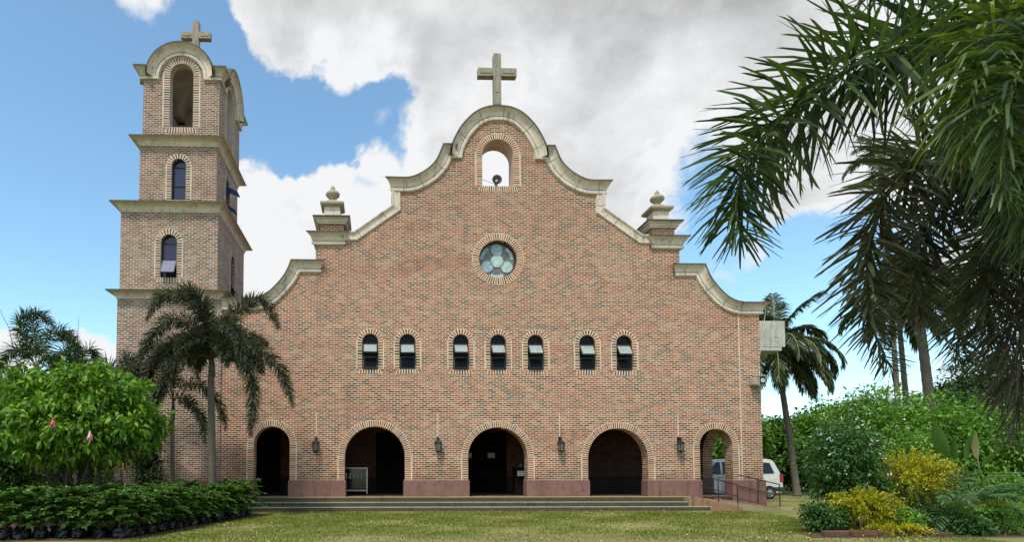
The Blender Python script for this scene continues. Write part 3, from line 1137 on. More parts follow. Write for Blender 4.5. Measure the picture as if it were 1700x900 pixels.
MB().box(d1 + .01, dx0 - .01, YB - .05, YB, ZF, ZP + .05).build('porch_skirting', bpy.data.materials['porch_skirting_paint'], church)
nd = 4
for i in range(nd):
    xa = dx0 + (dx1 - dx0) * i / nd
    xb = dx0 + (dx1 - dx0) * (i + 1) / nd
    dm = MB().box(xa + .01, xb - .01, YB + .08, YB + .14, ZF + .01, dzt - .01)
    for zz in (0.08, 0.52):
        for hh in (0, .5):
            dm.box(xa + .12 + hh * (xb - xa - .2), xa + .12 + hh * (xb - xa - .2) + (xb - xa) * .36, YB + .06, YB + .085, ZF + .15 + zz * (dzt - ZF), ZF + .15 + (zz + .36) * (dzt - ZF))
    dm.build('door', M['door'], church)
MB().box(d0 + .01, d1 - .01, YB + .08, YB + .14, ZF + .01, dzt - .01).box(d0 + .1, d1 - .1, YB + .06, YB + .085, ZF + .3, dzt - .3).build('door', M['door'], church)

# porch end wall with its side arch, nave walls, roof
xe = X_R
ya0, ya1 = 1.25, 3.55
sa = [(-q[0], q[1]) for q in arch_loop(-ya1, -ya0, ZF + 2.85, ZF)]
MB().plate([(TH, 0.0), (YB + .3, 0.0), (YB + .3, Z_END - .05), (TH, Z_END - .05)], [sa], xe - .45, xe - .002, axis='x').build('porch_end_wall', M['brick'], church)
for a_, b_ in ((TH + .03, ya0 + .02), (ya1 - .02, YB + .28)):
    MB().box(xe - .48, xe + .03, a_, b_, 0, ZP - .01).build('plinth_block', M['plinth'], church)
MB().box(xe - .45, xe - .01, YB + .31, 30, 0, Z_END - .1).build('side_wall', M['brick'], church)
MB().box(X_L + .0, X_L + .45, 5.2, 30, 0, Z_END - .1).build('side_wall', M['brick'], church)
MB().box(X_L + .46, xe - .46, 29.6, 30, 0, Z_END - .1).build('rear_wall', M['brick'], church)
RZ0 = Z_END - 0.2
rp = [(X_L - .1, RZ0 - .35), (XC, 11.3), (xe + .1, RZ0 - .35), (xe + .1, RZ0 - .5), (XC, 11.1), (X_L - .1, RZ0 - .5)]
MB().plate(rp, [], TH + .33, 30.4).build('roof', M['roof'], church)
gx1 = at(1303, 550, 1.2).x
gz1, gz0 = at(1290, 533, 1.2).z, at(1290, 576, 1.2).z
MB().box(xe + .0, gx1, 1.2, 29, gz0, gz1).box(xe, gx1 - .15, 1.21, 29, gz0 - .16, gz0 - .001).build('concrete_gutter', M['whitewash'], church)

# ---- steps
SX0, SX1 = at(430, 840, -1).x, at(1170, 835, -1).x
st = MB()
nos = MB()
for k, (yf, zt, xr) in enumerate(((-0.55, ZF, SX1), (-0.86, ZF - .16, SX1 + .18), (-1.17, ZF - .32, SX1 + .36))):
    yb = -.031 if k == 0 else (-0.55, -0.86)[k - 1] - .001
    st.box(SX0 - .5, xr, yf, yb, 0, zt - (.012 if k == 0 else 0.0))
    if k == 0:
        nos.box(SX0 - .5, xr - .005, yf - .004, yb, zt - .011, zt, 1)
    nos.box(SX0 - .5, xr - .01, yf - .006, yf + .05, zt + .002 - (.030 if k else .0), zt + .004)
st.build('porch_steps', M['concrete'], church)
nos.build('step_nosing', [M['nosing'], M['ochre']], church)

# ---- pinnacles on the shoulders
def pinnacle(s):
    X = lambda px, Y: (at(px, 370, Y).x - XC) * s + XC
    y0 = 0.02
    c = (X(1081, 0) + X(1121, 0)) / 2
    cy = y0 + .45
    zb = sh_r[0][1] + .44
    z = lambda py, Y=0.0: at(1100, py, Y).z
    hw = .455
    z1 = z(379)
    p = MB().box(c - hw, c + hw, y0, y0 + 2 * hw, zb - .1, z1 + .02).build('pinnacle', M['brick'], church)
    z2 = z(364.5, -.2)
    rings(MB(), c - hw, c + hw, y0, y0 + 2 * hw, z1, [(0, .0), (0, .09), (.06, .09), (.06, .12), (.13, .15), (z2 - z1 - .07, .25), (z2 - z1 - .04, .27), (z2 - z1, .27)]).build('pedestal_cornice', [M['cornice'], M['lip']], p)
    h2 = .315
    z3 = z(347.5)
    MB().box(c - h2, c + h2, cy - h2, cy + h2, z2, z3).build('pedestal_block', M['cornice'], p)
    z4 = z(341)
    rings(MB(), c - h2, c + h2, cy - h2, cy + h2, z3, [(0, .0), (0, .04), (.06, .13), (.10, .15), (z4 - z3, .15), (z4 - z3 + .03, .10), (z4 - z3 + .10, -.06), (z4 - z3 + .2, -.16)], cap=True).build('pedestal_cap', [M['urn'], M['urn']], p)
    zb2 = z4 + .17
    zt = z(306)
    H = zt - zb2
    prof = [(.20, 0), (.12, .05), (.10, .10), (.13, .13), (.10, .17), (.20, .25), (.275, .37), (.285, .46), (.24, .56), (.15, .64), (.10, .68), (.085, .72), (.10, .76), (.09, .82), (.05, .90), (.01, 1.0)]
    MB().lathe([(r_, zb2 + q * H) for r_, q in prof], c, cy, 20).build('finial', M['urn'], p, smooth=True)


def rings(mb, x0, x1, y0, y1, z, prof, cap=False):
    """square moulding: rectangle loops pushed out by each profile step (dz, out)"""
    b = len(mb.v)
    for dz, o in prof:
        mb.v.extend([(x0 - o, y0 - o, z + dz), (x1 + o, y0 - o, z + dz), (x1 + o, y1 + o, z + dz), (x0 - o, y1 + o, z + dz)])
    n = len(prof)
    for i in range(n - 1):
        for k in range(4):
            a, c = b + i * 4 + k, b + i * 4 + (k + 1) % 4
            mb.f.append((a, c, c + 4, a + 4))
            mb.m.append(1 if i >= n - 3 else 0)
    mb.f.append(tuple(b + k for k in (3, 2, 1, 0)))
    mb.m.append(0)
    mb.f.append(tuple(b + (n - 1) * 4 + k for k in range(4)))
    mb.m.append(1)
    return mb


for s in (1, -1):
    pinnacle(s)

# ---- gable cross
def cross(parent, cx, cy, zb, zt, arm, za, w, nm='cross'):
    mb = MB().box(cx - w / 2, cx + w / 2, cy - w / 2, cy + w / 2, zb, zt)
    ah = w * 1.12
    mb.box(cx - arm, cx - w / 2 + .004, cy - w / 2 + .01, cy + w / 2 - .01, za - ah / 2, za + ah / 2)
    mb.box(cx + w / 2 - .004, cx + arm, cy - w / 2 + .01, cy + w / 2 - .01, za - ah / 2, za + ah / 2)
    # sunk-panel relief
    mb.box(cx - w * .22, cx + w * .22, cy - w / 2 - .018, cy - w / 2 + .01, zb + .5, za - ah * .7)
    for s in (-1, 1):
        q = sorted((cx + s * w * .75, cx + s * arm * .9))
        mb.box(q[0], q[1], cy - w / 2 - .012, cy - w / 2 + .02, za - ah * .2, za + ah * .2)
    return mb.build(nm, M['cross'], parent, bevel=.012)


cz = at(825, 172, .25)
cross(church, cz.x, .25, cz.z - .12, at(825, 92, .25).z, (at(857, 122, .25).x - at(793, 122, .25).x) / 2, at(825, 122.5, .25).z, .30)

# ------------------------------------------------------------------ bell tower
tower = thing('bell_tower', 'tall brick bell tower with stone cornices and an open arched belfry', 'bell tower', (-8, 2, 0))
RT = [M['mortar_tower'], M['brick_tower_ring']]
RTX = [M['mortar_tower'], M['brick_tower_ring']]
bx0, bx1 = at(193.5, 560, -.06).x, X_L
BY0, BY1 = -.06, 4.9
ZA = at(280, 497, -.06).z
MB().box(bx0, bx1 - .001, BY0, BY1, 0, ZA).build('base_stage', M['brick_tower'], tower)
MB().box(bx0 - .05, bx1 + .0, BY0 - .06, BY1, 0, ZP - .01).build('plinth', M['plinth'], tower, bevel=.03)


def tprof(h, o):
    return [(-.01, 0.0), (0, .09 * o), (.2 * h, .09 * o), (.2 * h, .13 * o), (.28 * h, .15 * o), (.4 * h, .2 * o), (.6 * h, .33 * o), (.78 * h, .6 * o), (.82 * h, .8 * o), (.84 * h, 1.0 * o), (.98 * h, 1.0 * o), (h, .95 * o)]


def stage(pxl, pxr, pym, Y, depth, zlo, pyt):
    x0, x1 = at(pxl, pym, Y).x, at(pxr, pym, Y).x
    z1 = at((pxl + pxr) / 2, pyt, Y).z
    return x0, x1, Y, Y + depth, zlo, z1


ZA1 = at(280, 480, -.4).z
rings(MB(), bx0, bx1, BY0, BY1, ZA, tprof(ZA1 - ZA, .33)).build('cornice', [M['cornice'], M['lip']], tower)
s4 = stage(199.5, 361.5, 420, .06, 4.55, ZA1 - .05, 352)
s3 = stage(231.5, 360, 290, .52, 3.55, 0, 243)


def hollow_stage(nm, s, holes_front, holes_side, mat, th=.35):
    x0, x1, y0, y1, z0, z1 = s
    mb = MB()
    mb.plate([(x0, z0), (x1, z0), (x1, z1), (x0, z1)], holes_front, y0, y0 + th)
    mb.plate([(x0, z0), (x1, z0), (x1, z1), (x0, z1)], holes_front, y1 - th, y1)
    mb.plate([(y0 + th, z0), (y1 - th, z0), (y1 - th, z1), (y0 + th, z1)], holes_side, x1 - th, x1, axis='x')
    mb.plate([(y0 + th, z0), (y1 - th, z0), (y1 - th, z1), (y0 + th, z1)], holes_side, x0, x0 + th, axis='x')
    return mb.build(nm, mat, tower)


def tower_window(nm, x0, x1, zt, zb, face, sashes, ring_th=.2):
    """face: function mapping (u, depth outwards negative y, z) to the wall"""
    w = arch_ring(x0, x1, zt, zb, ring_th, pitch=.098, sill=.2, axis=face, mats=RT, parent=tower, name=nm)

    def put(mb_v):
        return [face(Vector(v)) for v in mb_v]

    def xf(mb):
        mb.v = [tuple(v) for v in put(mb.v)]
        return mb

    o = arch_loop(x0 + .001, x1 - .001, zt - .001, zb + .001, 10)
    inn = arch_loop(x0 + .045, x1 - .045, zt - .045, zb + .045, 10)
    mb = MB().plate(o, [inn], .13, .2)
    zs = zt - (x1 - x0) / 2
    zm = zb + (zs - zb) * .45
    mb.box(x0 + .045, x1 - .045, .135, .195, zs - .02, zs + .02)
    mb.box(x0 + .045, x1 - .045, .135, .195, zm - .02, zm + .02)
    xf(mb).build('frame', M['frame'], w)
    xf(MB().plate(inn, [], .175, .182)).build('pane', M['tower_glass'], w)
    cx = (x0 + x1) / 2
    hw = (x1 - x0) / 2 - .05
    for z_, L, ang, gm in sashes:
        a0 = Vector((cx, .12, z_))
        d = Vector((0, -math.sin(ang), -math.cos(ang)))
        ex = Vector((hw, 0, 0))
        fm = MB()
        for s in (-1, 1):
            fm.bar(a0 + ex * s, a0 + d * L + ex * s, .035, .03)
        fm.bar(a0 - ex, a0 + ex, .035, .03)
        fm.bar(a0 + d * L - ex, a0 + d * L + ex, .04, .04)
        xf(fm).build('sash', M['frame'], w)
        q = d.cross(Vector((1, 0, 0))) * .004
        e0, e1, hx = a0 + d * .02, a0 + d * (L - .02), ex * .94
        vs = [e0 - hx - q, e0 + hx - q, e1 + hx - q, e1 - hx - q, e0 - hx + q, e0 + hx + q, e1 + hx + q, e1 - hx + q]
        xf(MB().add(vs, [(0, 1, 2, 3), (4, 5, 6, 7), (0, 1, 5, 4), (1, 2, 6, 5), (2, 3, 7, 6), (3, 0, 4, 7)])).build('sash_pane', M[gm], w)


# stage above the base
x0, x1, y0, y1, z0, z1 = s4
wx0, wx1 = at(266.5, 430, y0).x, at(293.5, 430, y0).x
wzt, wzb = at(280, 389, y0).z, at(280, 461, y0).z
wf = arch_loop(wx0, wx1, wzt, wzb, 10)
yc = (y0 + y1) / 2 + .2
ws = arch_loop(yc - .33, yc + .33, wzt, wzb, 10)
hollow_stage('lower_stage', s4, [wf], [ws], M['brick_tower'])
fr = lambda Y: (lambda v: Vector((v.x, v.y + Y, v.z)))
sd = lambda Xr: (lambda v: Vector((Xr - v.y, v.x, v.z)))
tower_window('window', wx0, wx1, wzt, wzb, fr(y0), [(wzb + .72, .66, math.radians(30), 'tower_sash_glass')], .2)
tower_window('window', yc - .33, yc + .33, wzt, wzb, sd(x1), [(wzb + .72, .66, math.radians(25), 'tower_sash_glass')], .2)
ZB = z1
ZB1 = at(280, 333, y0 - .3).z
rings(MB(), x0, x1, y0, y1, ZB, tprof(ZB1 - ZB, .33)).build('cornice', [M['cornice'], M['lip']], tower)
# third stage
s3 = (s3[0], s3[1], s3[2], s3[3], ZB1 - .06, s3[5])
x0, x1, y0, y1, z0, z1 = s3
wx0, wx1 = at(284.5, 300, y0).x, at(308.5, 300, y0).x
wzt, wzb = at(296, 263, y0).z, at(296, 332, y0).z
wf = arch_loop(wx0, wx1, wzt, wzb, 10)
yc = (y0 + y1) / 2
ws = arch_loop(yc - .3, yc + .3, wzt, wzb, 10)
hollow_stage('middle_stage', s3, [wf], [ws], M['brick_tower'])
tower_window('window', wx0, wx1, wzt, wzb, fr(y0), [], .19)
tower_window('window', yc - .3, yc + .3, wzt, wzb, sd(x1), [(at(377, 313, yc).z, .62, math.radians(66), 'blue_sash_glass'), (at(377, 341, yc).z, .55, math.radians(58), 'blue_sash_glass')], .19)
ZC3 = z1
ZC31 = at(296, 224, y0 - .3).z
rings(MB(), x0, x1, y0, y1, ZC3, tprof(ZC31 - ZC3, .33)).build('cornice', [M['cornice'], M['lip']], tower)
# belfry
Yb = y0 + .02
x0, x1 = at(237.5, 180, Yb).x, at(364, 180, Yb).x
y0, y1 = Yb, Yb + (s3[3] - s3[2]) * .99
z0 = ZC31 - .04
zc = at(300, 133.5, Yb).z
fcx = at(302, 120, Yb).x
ycx = (y0 + y1) / 2
ow = at(322.5, 150, Yb).x - at(283.5, 150, Yb).x
ozt, ozb = at(302, 105, Yb).z, at(302, 211, Yb).z
Rin = at(339, 130, Yb).x - fcx
ztop_in = at(302, 94, Yb).z
zsp = ztop_in - Rin


def bel_outline(a0, a1, c):
    pts = [(a0, z0), (a1, z0), (a1, zc), (c + Rin, zc)]
    for i in range(17):
        an = math.pi * i / 16
        pts.append((c + Rin * math.cos(an), max(zc, zsp + Rin * math.sin(an)) if zsp < zc else zsp + Rin * math.sin(an)))
    pts += [(c - Rin, zc), (a0, zc)]
    return dedupe(pts)


def bel_path(a0, a1, c):
    pts = [(a0, zc), (c - Rin, zc)]
    for i in range(17):
        an = math.pi - math.pi * i / 16
        q = (c + Rin * math.cos(an), zsp + Rin * math.sin(an))
        if q[1] > zc + .01:
            pts.append(q)
    pts += [(c + Rin, zc), (a1, zc)]
    return dedupe(pts)


th = .34
hf = arch_loop(fcx - ow / 2, fcx + ow / 2, ozt, ozb, 14)
hs = arch_loop(ycx - ow / 2, ycx + ow / 2, ozt, ozb, 14)
bw = MB()
bw.plate(bel_outline(x0, x1, fcx), [hf], y0, y0 + th, 0, 'y', 1)
bw.plate(bel_outline(x0, x1, fcx), [hf], y1 - th, y1, 0, 'y', 1)
so = [p for p in bel_outline(y0, y1, ycx)]
so = [(min(max(p[0], y0 + th), y1 - th), p[1]) for p in so]
bw.plate(dedupe(so), [hs], x1 - th, x1, 0, 'x', 1)
bw.plate(dedupe(so), [hs], x0, x0 + th, 0, 'x', 1)
bw.build('belfry_stage', [M['brick_tower'], M['belfry_plaster']], tower)
bi = MB()
e = .012
inset = lambda pts, lo, hi: dedupe([(min(max(p[0], lo), hi), p[1] - (.03 if p[1] > z0 + .1 else 0)) for p in pts])
for a, b_ in ((y0 + th + .001, y0 + th + e), (y1 - th - e, y1 - th - .001)):
    bi.plate(inset(bel_outline(x0, x1, fcx), x0 + th + .001, x1 - th - .001), [hf], a, b_)
for a, b_ in ((x1 - th - e, x1 - th - .001), (x0 + th + .001, x0 + th + e)):
    bi.plate(inset(bel_outline(y0, y1, ycx), y0 + th + e + .001, y1 - th - e - .001), [hs], a, b_, 0, 'x')
bi.build('belfry_lining', M['belfry_plaster'], tower)
MB().box(x0 + th, x1 - th, y0 + th, y1 - th, z0 - .1, z0 - .02).build('belfry_floor', M['belfry_plaster'], tower)
for nm, ax, a0, a1, c in (('front', fr(y0), x0, x1, fcx), ('back', lambda v: Vector((v.x, y1 - v.y, v.z)), x0, x1, fcx),
                          ('right', sd(x1), y0, y1, ycx), ('left', lambda v: Vector((x0 + v.y, v.x, v.z)), y0, y1, ycx)):
    cm = MB()
    sweep(cm, bel_path(a0, a1, c), scale_prof(1.0, 1.15), .36, True, True, 0.0, ax)
    cm.build('belfry_cornice', [M['cornice'], M['lip']], tower)
    if nm in ('front', 'right'):
        arch_ring(c - ow / 2, c + ow / 2, ozt, ozb, .24, pitch=.095, sill=.22, axis=ax, mats=RT, parent=tower, name='belfry_arch')
tc = at(326, 80, ycx)
# groin vault over the belfry: two crossing barrels, outer skin and plastered soffit


def groin(nm, R, zflat, inset_, mat, up):
    n = 36
    vs, fs = [], []
    for i in range(n + 1):
        for k in range(n + 1):
            x = x0 + inset_ + (x1 - x0 - 2 * inset_) * i / n
            y = y0 + inset_ + (y1 - y0 - 2 * inset_) * k / n
            za = zsp + math.sqrt(max(R * R - (x - fcx) ** 2, 0))
            zb_ = zsp + math.sqrt(max(R * R - (y - ycx) ** 2, 0))
            vs.append((x, y, max(za, zb_, zflat)))
    for i in range(n):
        for k in range(n):
            a = i * (n + 1) + k
            fs.append((a, a + n + 1, a + n + 2, a + 1) if up else (a, a + 1, a + n + 2, a + n + 1))
    MB().add(vs, fs).build(nm, mat, tower, recalc=False)


groin('belfry_roof', Rin + .36, zc + .36, .03, M['lip'], True)
groin('belfry_vault', Rin - .03, zc + .1, .10, M['belfry_plaster'], False)
tcx = (x0 + x1) / 2
zx = at(326, 37, ycx).z
aw = (at(351, 60, ycx).x - at(302, 60, ycx).x) / 2
cross(tower, at(326, 60, ycx).x, ycx, zc + 1.0, zx, aw, at(326, 60.5, ycx).z, .27)
# bell hanging inside

# ------------------------------------------------------------------ ramp with its rails
ramp = thing('access_ramp', 'sloping concrete ramp with rough rendered sides leading to the end arch', 'ramp', (13.2, -.8, 0))
rx0 = at(1168, 822, -1.05).x
rxe = at(1288, 842, -.45).x
ry0, ry1 = -1.1, -.16
zt0 = ZF - .03
mb = MB()
mb.add([(rx0 - .5, ry0 + .12, zt0), (rx0 + .1, ry0 + .12, zt0), (rxe, ry0 - .15, 0.012), (rxe, ry1 - .12, 0.012), (rx0 + .1, ry1, zt0), (rx0 - .5, ry1, zt0),
        (rx0 - .5, ry0 + .12, -.05), (rx0 + .1, ry0 + .12, -.05), (rxe, ry0 - .15, -.05), (rxe, ry1 - .12, -.05), (rx0 + .1, ry1, -.05), (rx0 - .5, ry1, -.05)],
       [(0, 1, 4, 5), (1, 2, 3, 4), (6, 11, 10, 7), (7, 10, 9, 8), (0, 6, 7, 1), (1, 7, 8, 2), (2, 8, 9, 3), (3, 9, 10, 4), (4, 10, 11, 5), (5, 11, 6, 0)])
mb.build('slab', M['ramp_top'], ramp)


def kerb(p0, p1, h0, h1, w, nm):
    """rough sloping kerb with a ragged top edge"""
    mb = MB()
    n = 14
    rows = []
    for i in range(n + 1):
        f = i / n
        x = p0[0] + (p1[0] - p0[0]) * f
        y = p0[1] + (p1[1] - p0[1]) * f
        h = h0 + (h1 - h0) * f + random.uniform(-.018, .018)
        rows.append([(x, y - random.uniform(0, .02), -.05), (x, y + random.uniform(-.015, .015), h - random.uniform(0, .02)), (x, y + w, h), (x, y + w, -.05)])
    for r_ in rows:
        mb.v.extend(r_)
    for i in range(n):
        for k in range(3):
            a = i * 4 + k
            mb.f.append((a, a + 4, a + 5, a + 1))
            mb.m.append(0)
    mb.f += [(0, 1, 2, 3), (n * 4 + 3, n * 4 + 2, n * 4 + 1, n * 4)]
    mb.m += [0, 0]
    return mb.build(nm, M['ramp_wall'], ramp)


xk1 = at(1232, 848, -1.2).x
kerb((rx0 - .42, ry0 - .02), (xk1, ry0 - .16), zt0 + .09, .12, .16, 'side_kerb')
kerb((rx0 + .9, -.32), (rxe + .05, -.42), zt0 - .02, .1, .15, 'side_kerb')


def rail(posts, start, end, nm='handrail'):
    mb = MB()
    tops = [Vector((x, y, z1)) for x, y, z0, z1 in posts]
    mids = [Vector((x, y, z0 + (z1 - z0) * .5)) for x, y, z0, z1 in posts]
    A, B = Vector(start), Vector(end) if end else None
    line = [A] + tops + ([B] if B else [])
    mb.tube(line, .02, 8)
    dz = mids[0].z - tops[0].z
    mb.tube([A + Vector((0, 0, dz))] + mids + ([B + Vector((0, 0, dz))] if B else []), .016, 8)
    h = mb.build(nm, M['rail'], ramp)
    for x, y, z0, z1 in posts:
        MB().tube([(x, y, z0), (x, y, z1)], .022, 8).build('post', M['rail'], h)


def pz(px, py, Y):
    p = at(px, py, Y)
    return p.x, p.y, p.z


Yf, Yr = ry0 + .03, -.36
fp = []
for px, pt, pb in ((1192, 797.5, 831), (1224, 805.5, 842)):
    a, b = at(px, pt, Yf), at(px, pb, Yf)
    fp.append((a.x, Yf, b.z - .05, a.z))
rail(fp, at(1161.5, 788.5, Yf), None)
rp_ = []
for px, pt, pb in ((1258, 797, 831), (1294, 805, 839)):
    a, b = at(px, pt, Yr), at(px, pb, Yr)
    rp_.append((a.x, Yr, max(b.z - .08, -.02), a.z))
rail(rp_, at(1223.5, 788.5, Yr), None)

# ------------------------------------------------------------------ lanterns, lamps and small things
def lantern(px, label, first=None):
    p = at(px, 740, 0)
    if first:
        return dup(first, (p.x, 0, p.z), 0, 1, label, 'wall lanterns between the arches')
    t = thing('wall_lantern', label, 'wall lantern', (0, 0, 0), 'wall lanterns between the arches')
    MB().box(-.05, .05, -.03, -.004, .02, .34).build('backplate', M['black'], t, bevel=.008)
    MB().tube([(0, -.02, .22), (0, -.10, .30), (0, -.19, .29), (0, -.2, .25)], .016, 6).build('arm', M['black'], t)
    m_ = MB().lathe([(.02, .31), (.035, .28), (.05, .25), (.05, .2), (.075, .17), (.165, .09), (.165, .075), (.02, .075)], 0, -.2, 6)
    m_.build('cap', M['black'], t)
    c = MB()
    for k in range(6):
        a = 2 * math.pi * k / 6
        c.bar((.14 * math.cos(a), -.2 + .14 * math.sin(a), .08), (.105 * math.cos(a), -.2 + .105 * math.sin(a), -.22), .018, .018)
    c.lathe([(.12, -.21), (.115, -.24), (.06, -.265), (.02, -.29)], 0, -.2, 6)
    c.build('cage', M['black'], t)
    MB().lathe([(.13, .078), (.098, -.215)], 0, -.2, 6).build('lantern_glass', M['lantern_glass'], t)
    MB().box(-.016, .016, -.009, .004, .3, 1.28).build('conduit', M['mortar'], t)
    t.location = (p.x, 0, p.z)
    return t


L0 = lantern(525, 'black iron wall lantern between the narrow left arch and the arch with the display case')
for px, lb in ((727, 'black iron wall lantern between the display case arch and the middle arch'),
               (929, 'black iron wall lantern between the middle arch and the arch showing only brick inside'),
               (1126, 'black iron wall lantern just left of the narrow end arch with the ramp')):
    lantern(px, lb, L0)

# horn speaker in the gable niche
sp = at(824, 301, .45)
t = thing('horn_loudspeaker', 'grey horn loudspeaker standing on the sill of the gable niche', 'loudspeaker', (sp.x, .45, sp.z))
hm = MB()
seg = 20
prof = [(.20, -.16), (.19, -.15), (.12, -.02), (.07, .12), (.055, .22)]
vs = [(sp.x + r_ * math.cos(2 * math.pi * k / seg), .45 + y, sp.z + r_ * math.sin(2 * math.pi * k / seg)) for r_, y in prof for k in range(seg)]
fs = [(i * seg + k, i * seg + (k + 1) % seg, (i + 1) * seg + (k + 1) % seg, (i + 1) * seg + k) for i in range(len(prof) - 1) for k in range(seg)]
fs.append(tuple(range((len(prof) - 1) * seg, len(prof) * seg)))
hm.add(vs, fs).build('horn', M['grey'], t)
vs = [(sp.x + r_ * math.cos(2 * math.pi * k / seg), .45 + y, sp.z + r_ * math.sin(2 * math.pi * k / seg)) for r_, y in [(.075, .02), (.07, -.06), (.03, -.09)] for k in range(seg)]
fs = [(i * seg + k, i * seg + (k + 1) % seg, (i + 1) * seg + (k + 1) % seg, (i + 1) * seg + k) for i in range(2) for k in range(seg)] + [tuple(range(2 * seg, 3 * seg))]
MB().add(vs, fs).build('reflector', M['alu'], t)
MB().box(sp.x - .04, sp.x + .04, .42, .6, nzb + .012, sp.z - .1).box(sp.x - .1, sp.x + .1, .38, .64, nzb + .009, nzb + .03).build('stand', M['grey'], t)
MB().tube([(sp.x - .1, .55, sp.z - .05), (nx0 + .3, .5, sp.z + .02), (nx0 + .02, .5, sp.z + .12)], .008, 5).build('cable', M['black'], t)

# flood lamp on the end pier
fl = at(1254, 633.5, -.1)
t = thing('flood_lamp', 'beige boxed flood lamp with round white lens on the end pier', 'flood lamp', (fl.x, 0, fl.z))
MB().box(fl.x - .19, fl.x - .05, -.32, -.01, -.16 + fl.z, .13 + fl.z).build('bracket', M['beige'], t, bevel=.03)
MB().box(fl.x - .06, fl.x + .21, -.42, -.05, fl.z - .19, fl.z + .17).box(fl.x - .08, fl.x + .23, -.44, -.03, fl.z + .171, fl.z + .20).build('case', M['beige'], t)
MB().box(fl.x - .035, fl.x + .185, -.436, -.421, fl.z - .165, fl.z + .145).build('face', M['black'], t)
vs = MB()
vs.v, vs.f, vs.m = [], [], []
ll = [(fl.x + .075 + .075 * math.cos(a * math.pi / 10), fl.z - .01 + .075 * math.sin(a * math.pi / 10)) for a in range(20)]
li = [(fl.x + .075 + .035 * math.cos(a * math.pi / 10), fl.z - .01 + .035 * math.sin(a * math.pi / 10)) for a in range(20)]
MB().plate(ll, [li], -.452, -.437).build('lens_ring', M['lens'], t)
wz = at(1276, 512, -.2)
MB().tube([(wz.x - .05, -.1, wz.z), (wz.x - .12, .1, fl.z + 1.6), (wz.x - .28, .1, fl.z + .7), (fl.x + .2, -.1, fl.z + .12)], .009, 5).build('cable', M['white_plastic'], t)

# display case in the second arch
c0, c1 = at(560, 800, 2.4).x, at(610, 800, 2.4).x
zt = at(600, 777, 2.4).z
t = thing('display_case', 'low glass display case with metal frame standing inside the second arch', 'display case', ((c0 + c1) / 2, 2.4, ZF))
fm = MB()
for x in (c0, c1 - .04):
    for y in (2.4, 2.86):
        fm.box(x, x + .04, y, y + .04, ZF, zt - .041)
fm.box(c0, c1, 2.4, 2.9, zt - .04, zt)
for z in (ZF + .12, ):
    fm.box(c0 + .041, c1 - .041, 2.4, 2.44, z, z + .04).box(c0 + .041, c1 - .041, 2.86, 2.9, z, z + .04)
fm.build('frame', M['alu'], t)
MB().box(c0 + .042, c1 - .042, 2.445, 2.855, ZF + .13, ZF + .17).build('base_shelf', M['paper'], t)
MB().box(c0 + .042, c1 - .042, 2.5, 2.85, ZF + .62, ZF + .64).build('shelf', M['case_glass'], t)
MB().box(c0 + .042, c1 - .042, 2.848, 2.856, ZF + .18, zt - .05).build('back_panel', M['case_glass'], t)
for k in range(6):
    xx = c0 + .2 + (c1 - c0 - .3) * k / 6
    tag(MB().lathe([(.03, ZF + .642), (.045, ZF + .70), (.02, ZF + .78), (.035, ZF + .84), (.005, ZF + .88)], xx, 2.66, 8).build('figurine', M['paper']), 'small pale figurine on the shelf inside the display case', 'figurine', 'figurines in the display case')
# stand with a sheet in the middle arch
p0, p1 = at(855, 800, 1.2).x, at(874, 800, 1.2).x
zt = at(862, 778, 1.2).z
t = thing('collection_stand', 'dark wooden stand with a white sheet inside the middle arch', 'stand', ((p0 + p1) / 2, 1.4, ZF))
MB().box(p0, p1, 1.2, 1.65, ZF, zt).box(p0 - .03, p1 + .03, 1.17, 1.68, zt + .001, zt + .05).build('box', M['door'], t)
MB().box(at(859, 786, 1.19).x, at(871, 786, 1.19).x, 1.188, 1.197, at(862, 791, 1.19).z, at(862, 782.5, 1.19).z).build('notice', M['paper'], t)
MB().lathe([(.06, zt + .051), (.07, zt + .10), (.04, zt + .16)], (p0 + p1) / 2 + .05, 1.4, 10).build('bowl', M['grey'], t)
for px0, px1, lb in ((776, 783.5, 'small white notice on the dark door at the left edge of the middle arch'), (810, 822, 'white paper notice in the centre of the dark door behind the middle arch')):
    a, b = at(px0, 752, YB).x, at(px1, 752, YB).x
    tag(MB().box(a, b, YB + .048, YB + .056, at(800, 761, YB).z, at(800, 752.5, YB).z).build('notice_sheet', M['paper']), lb, 'notice')


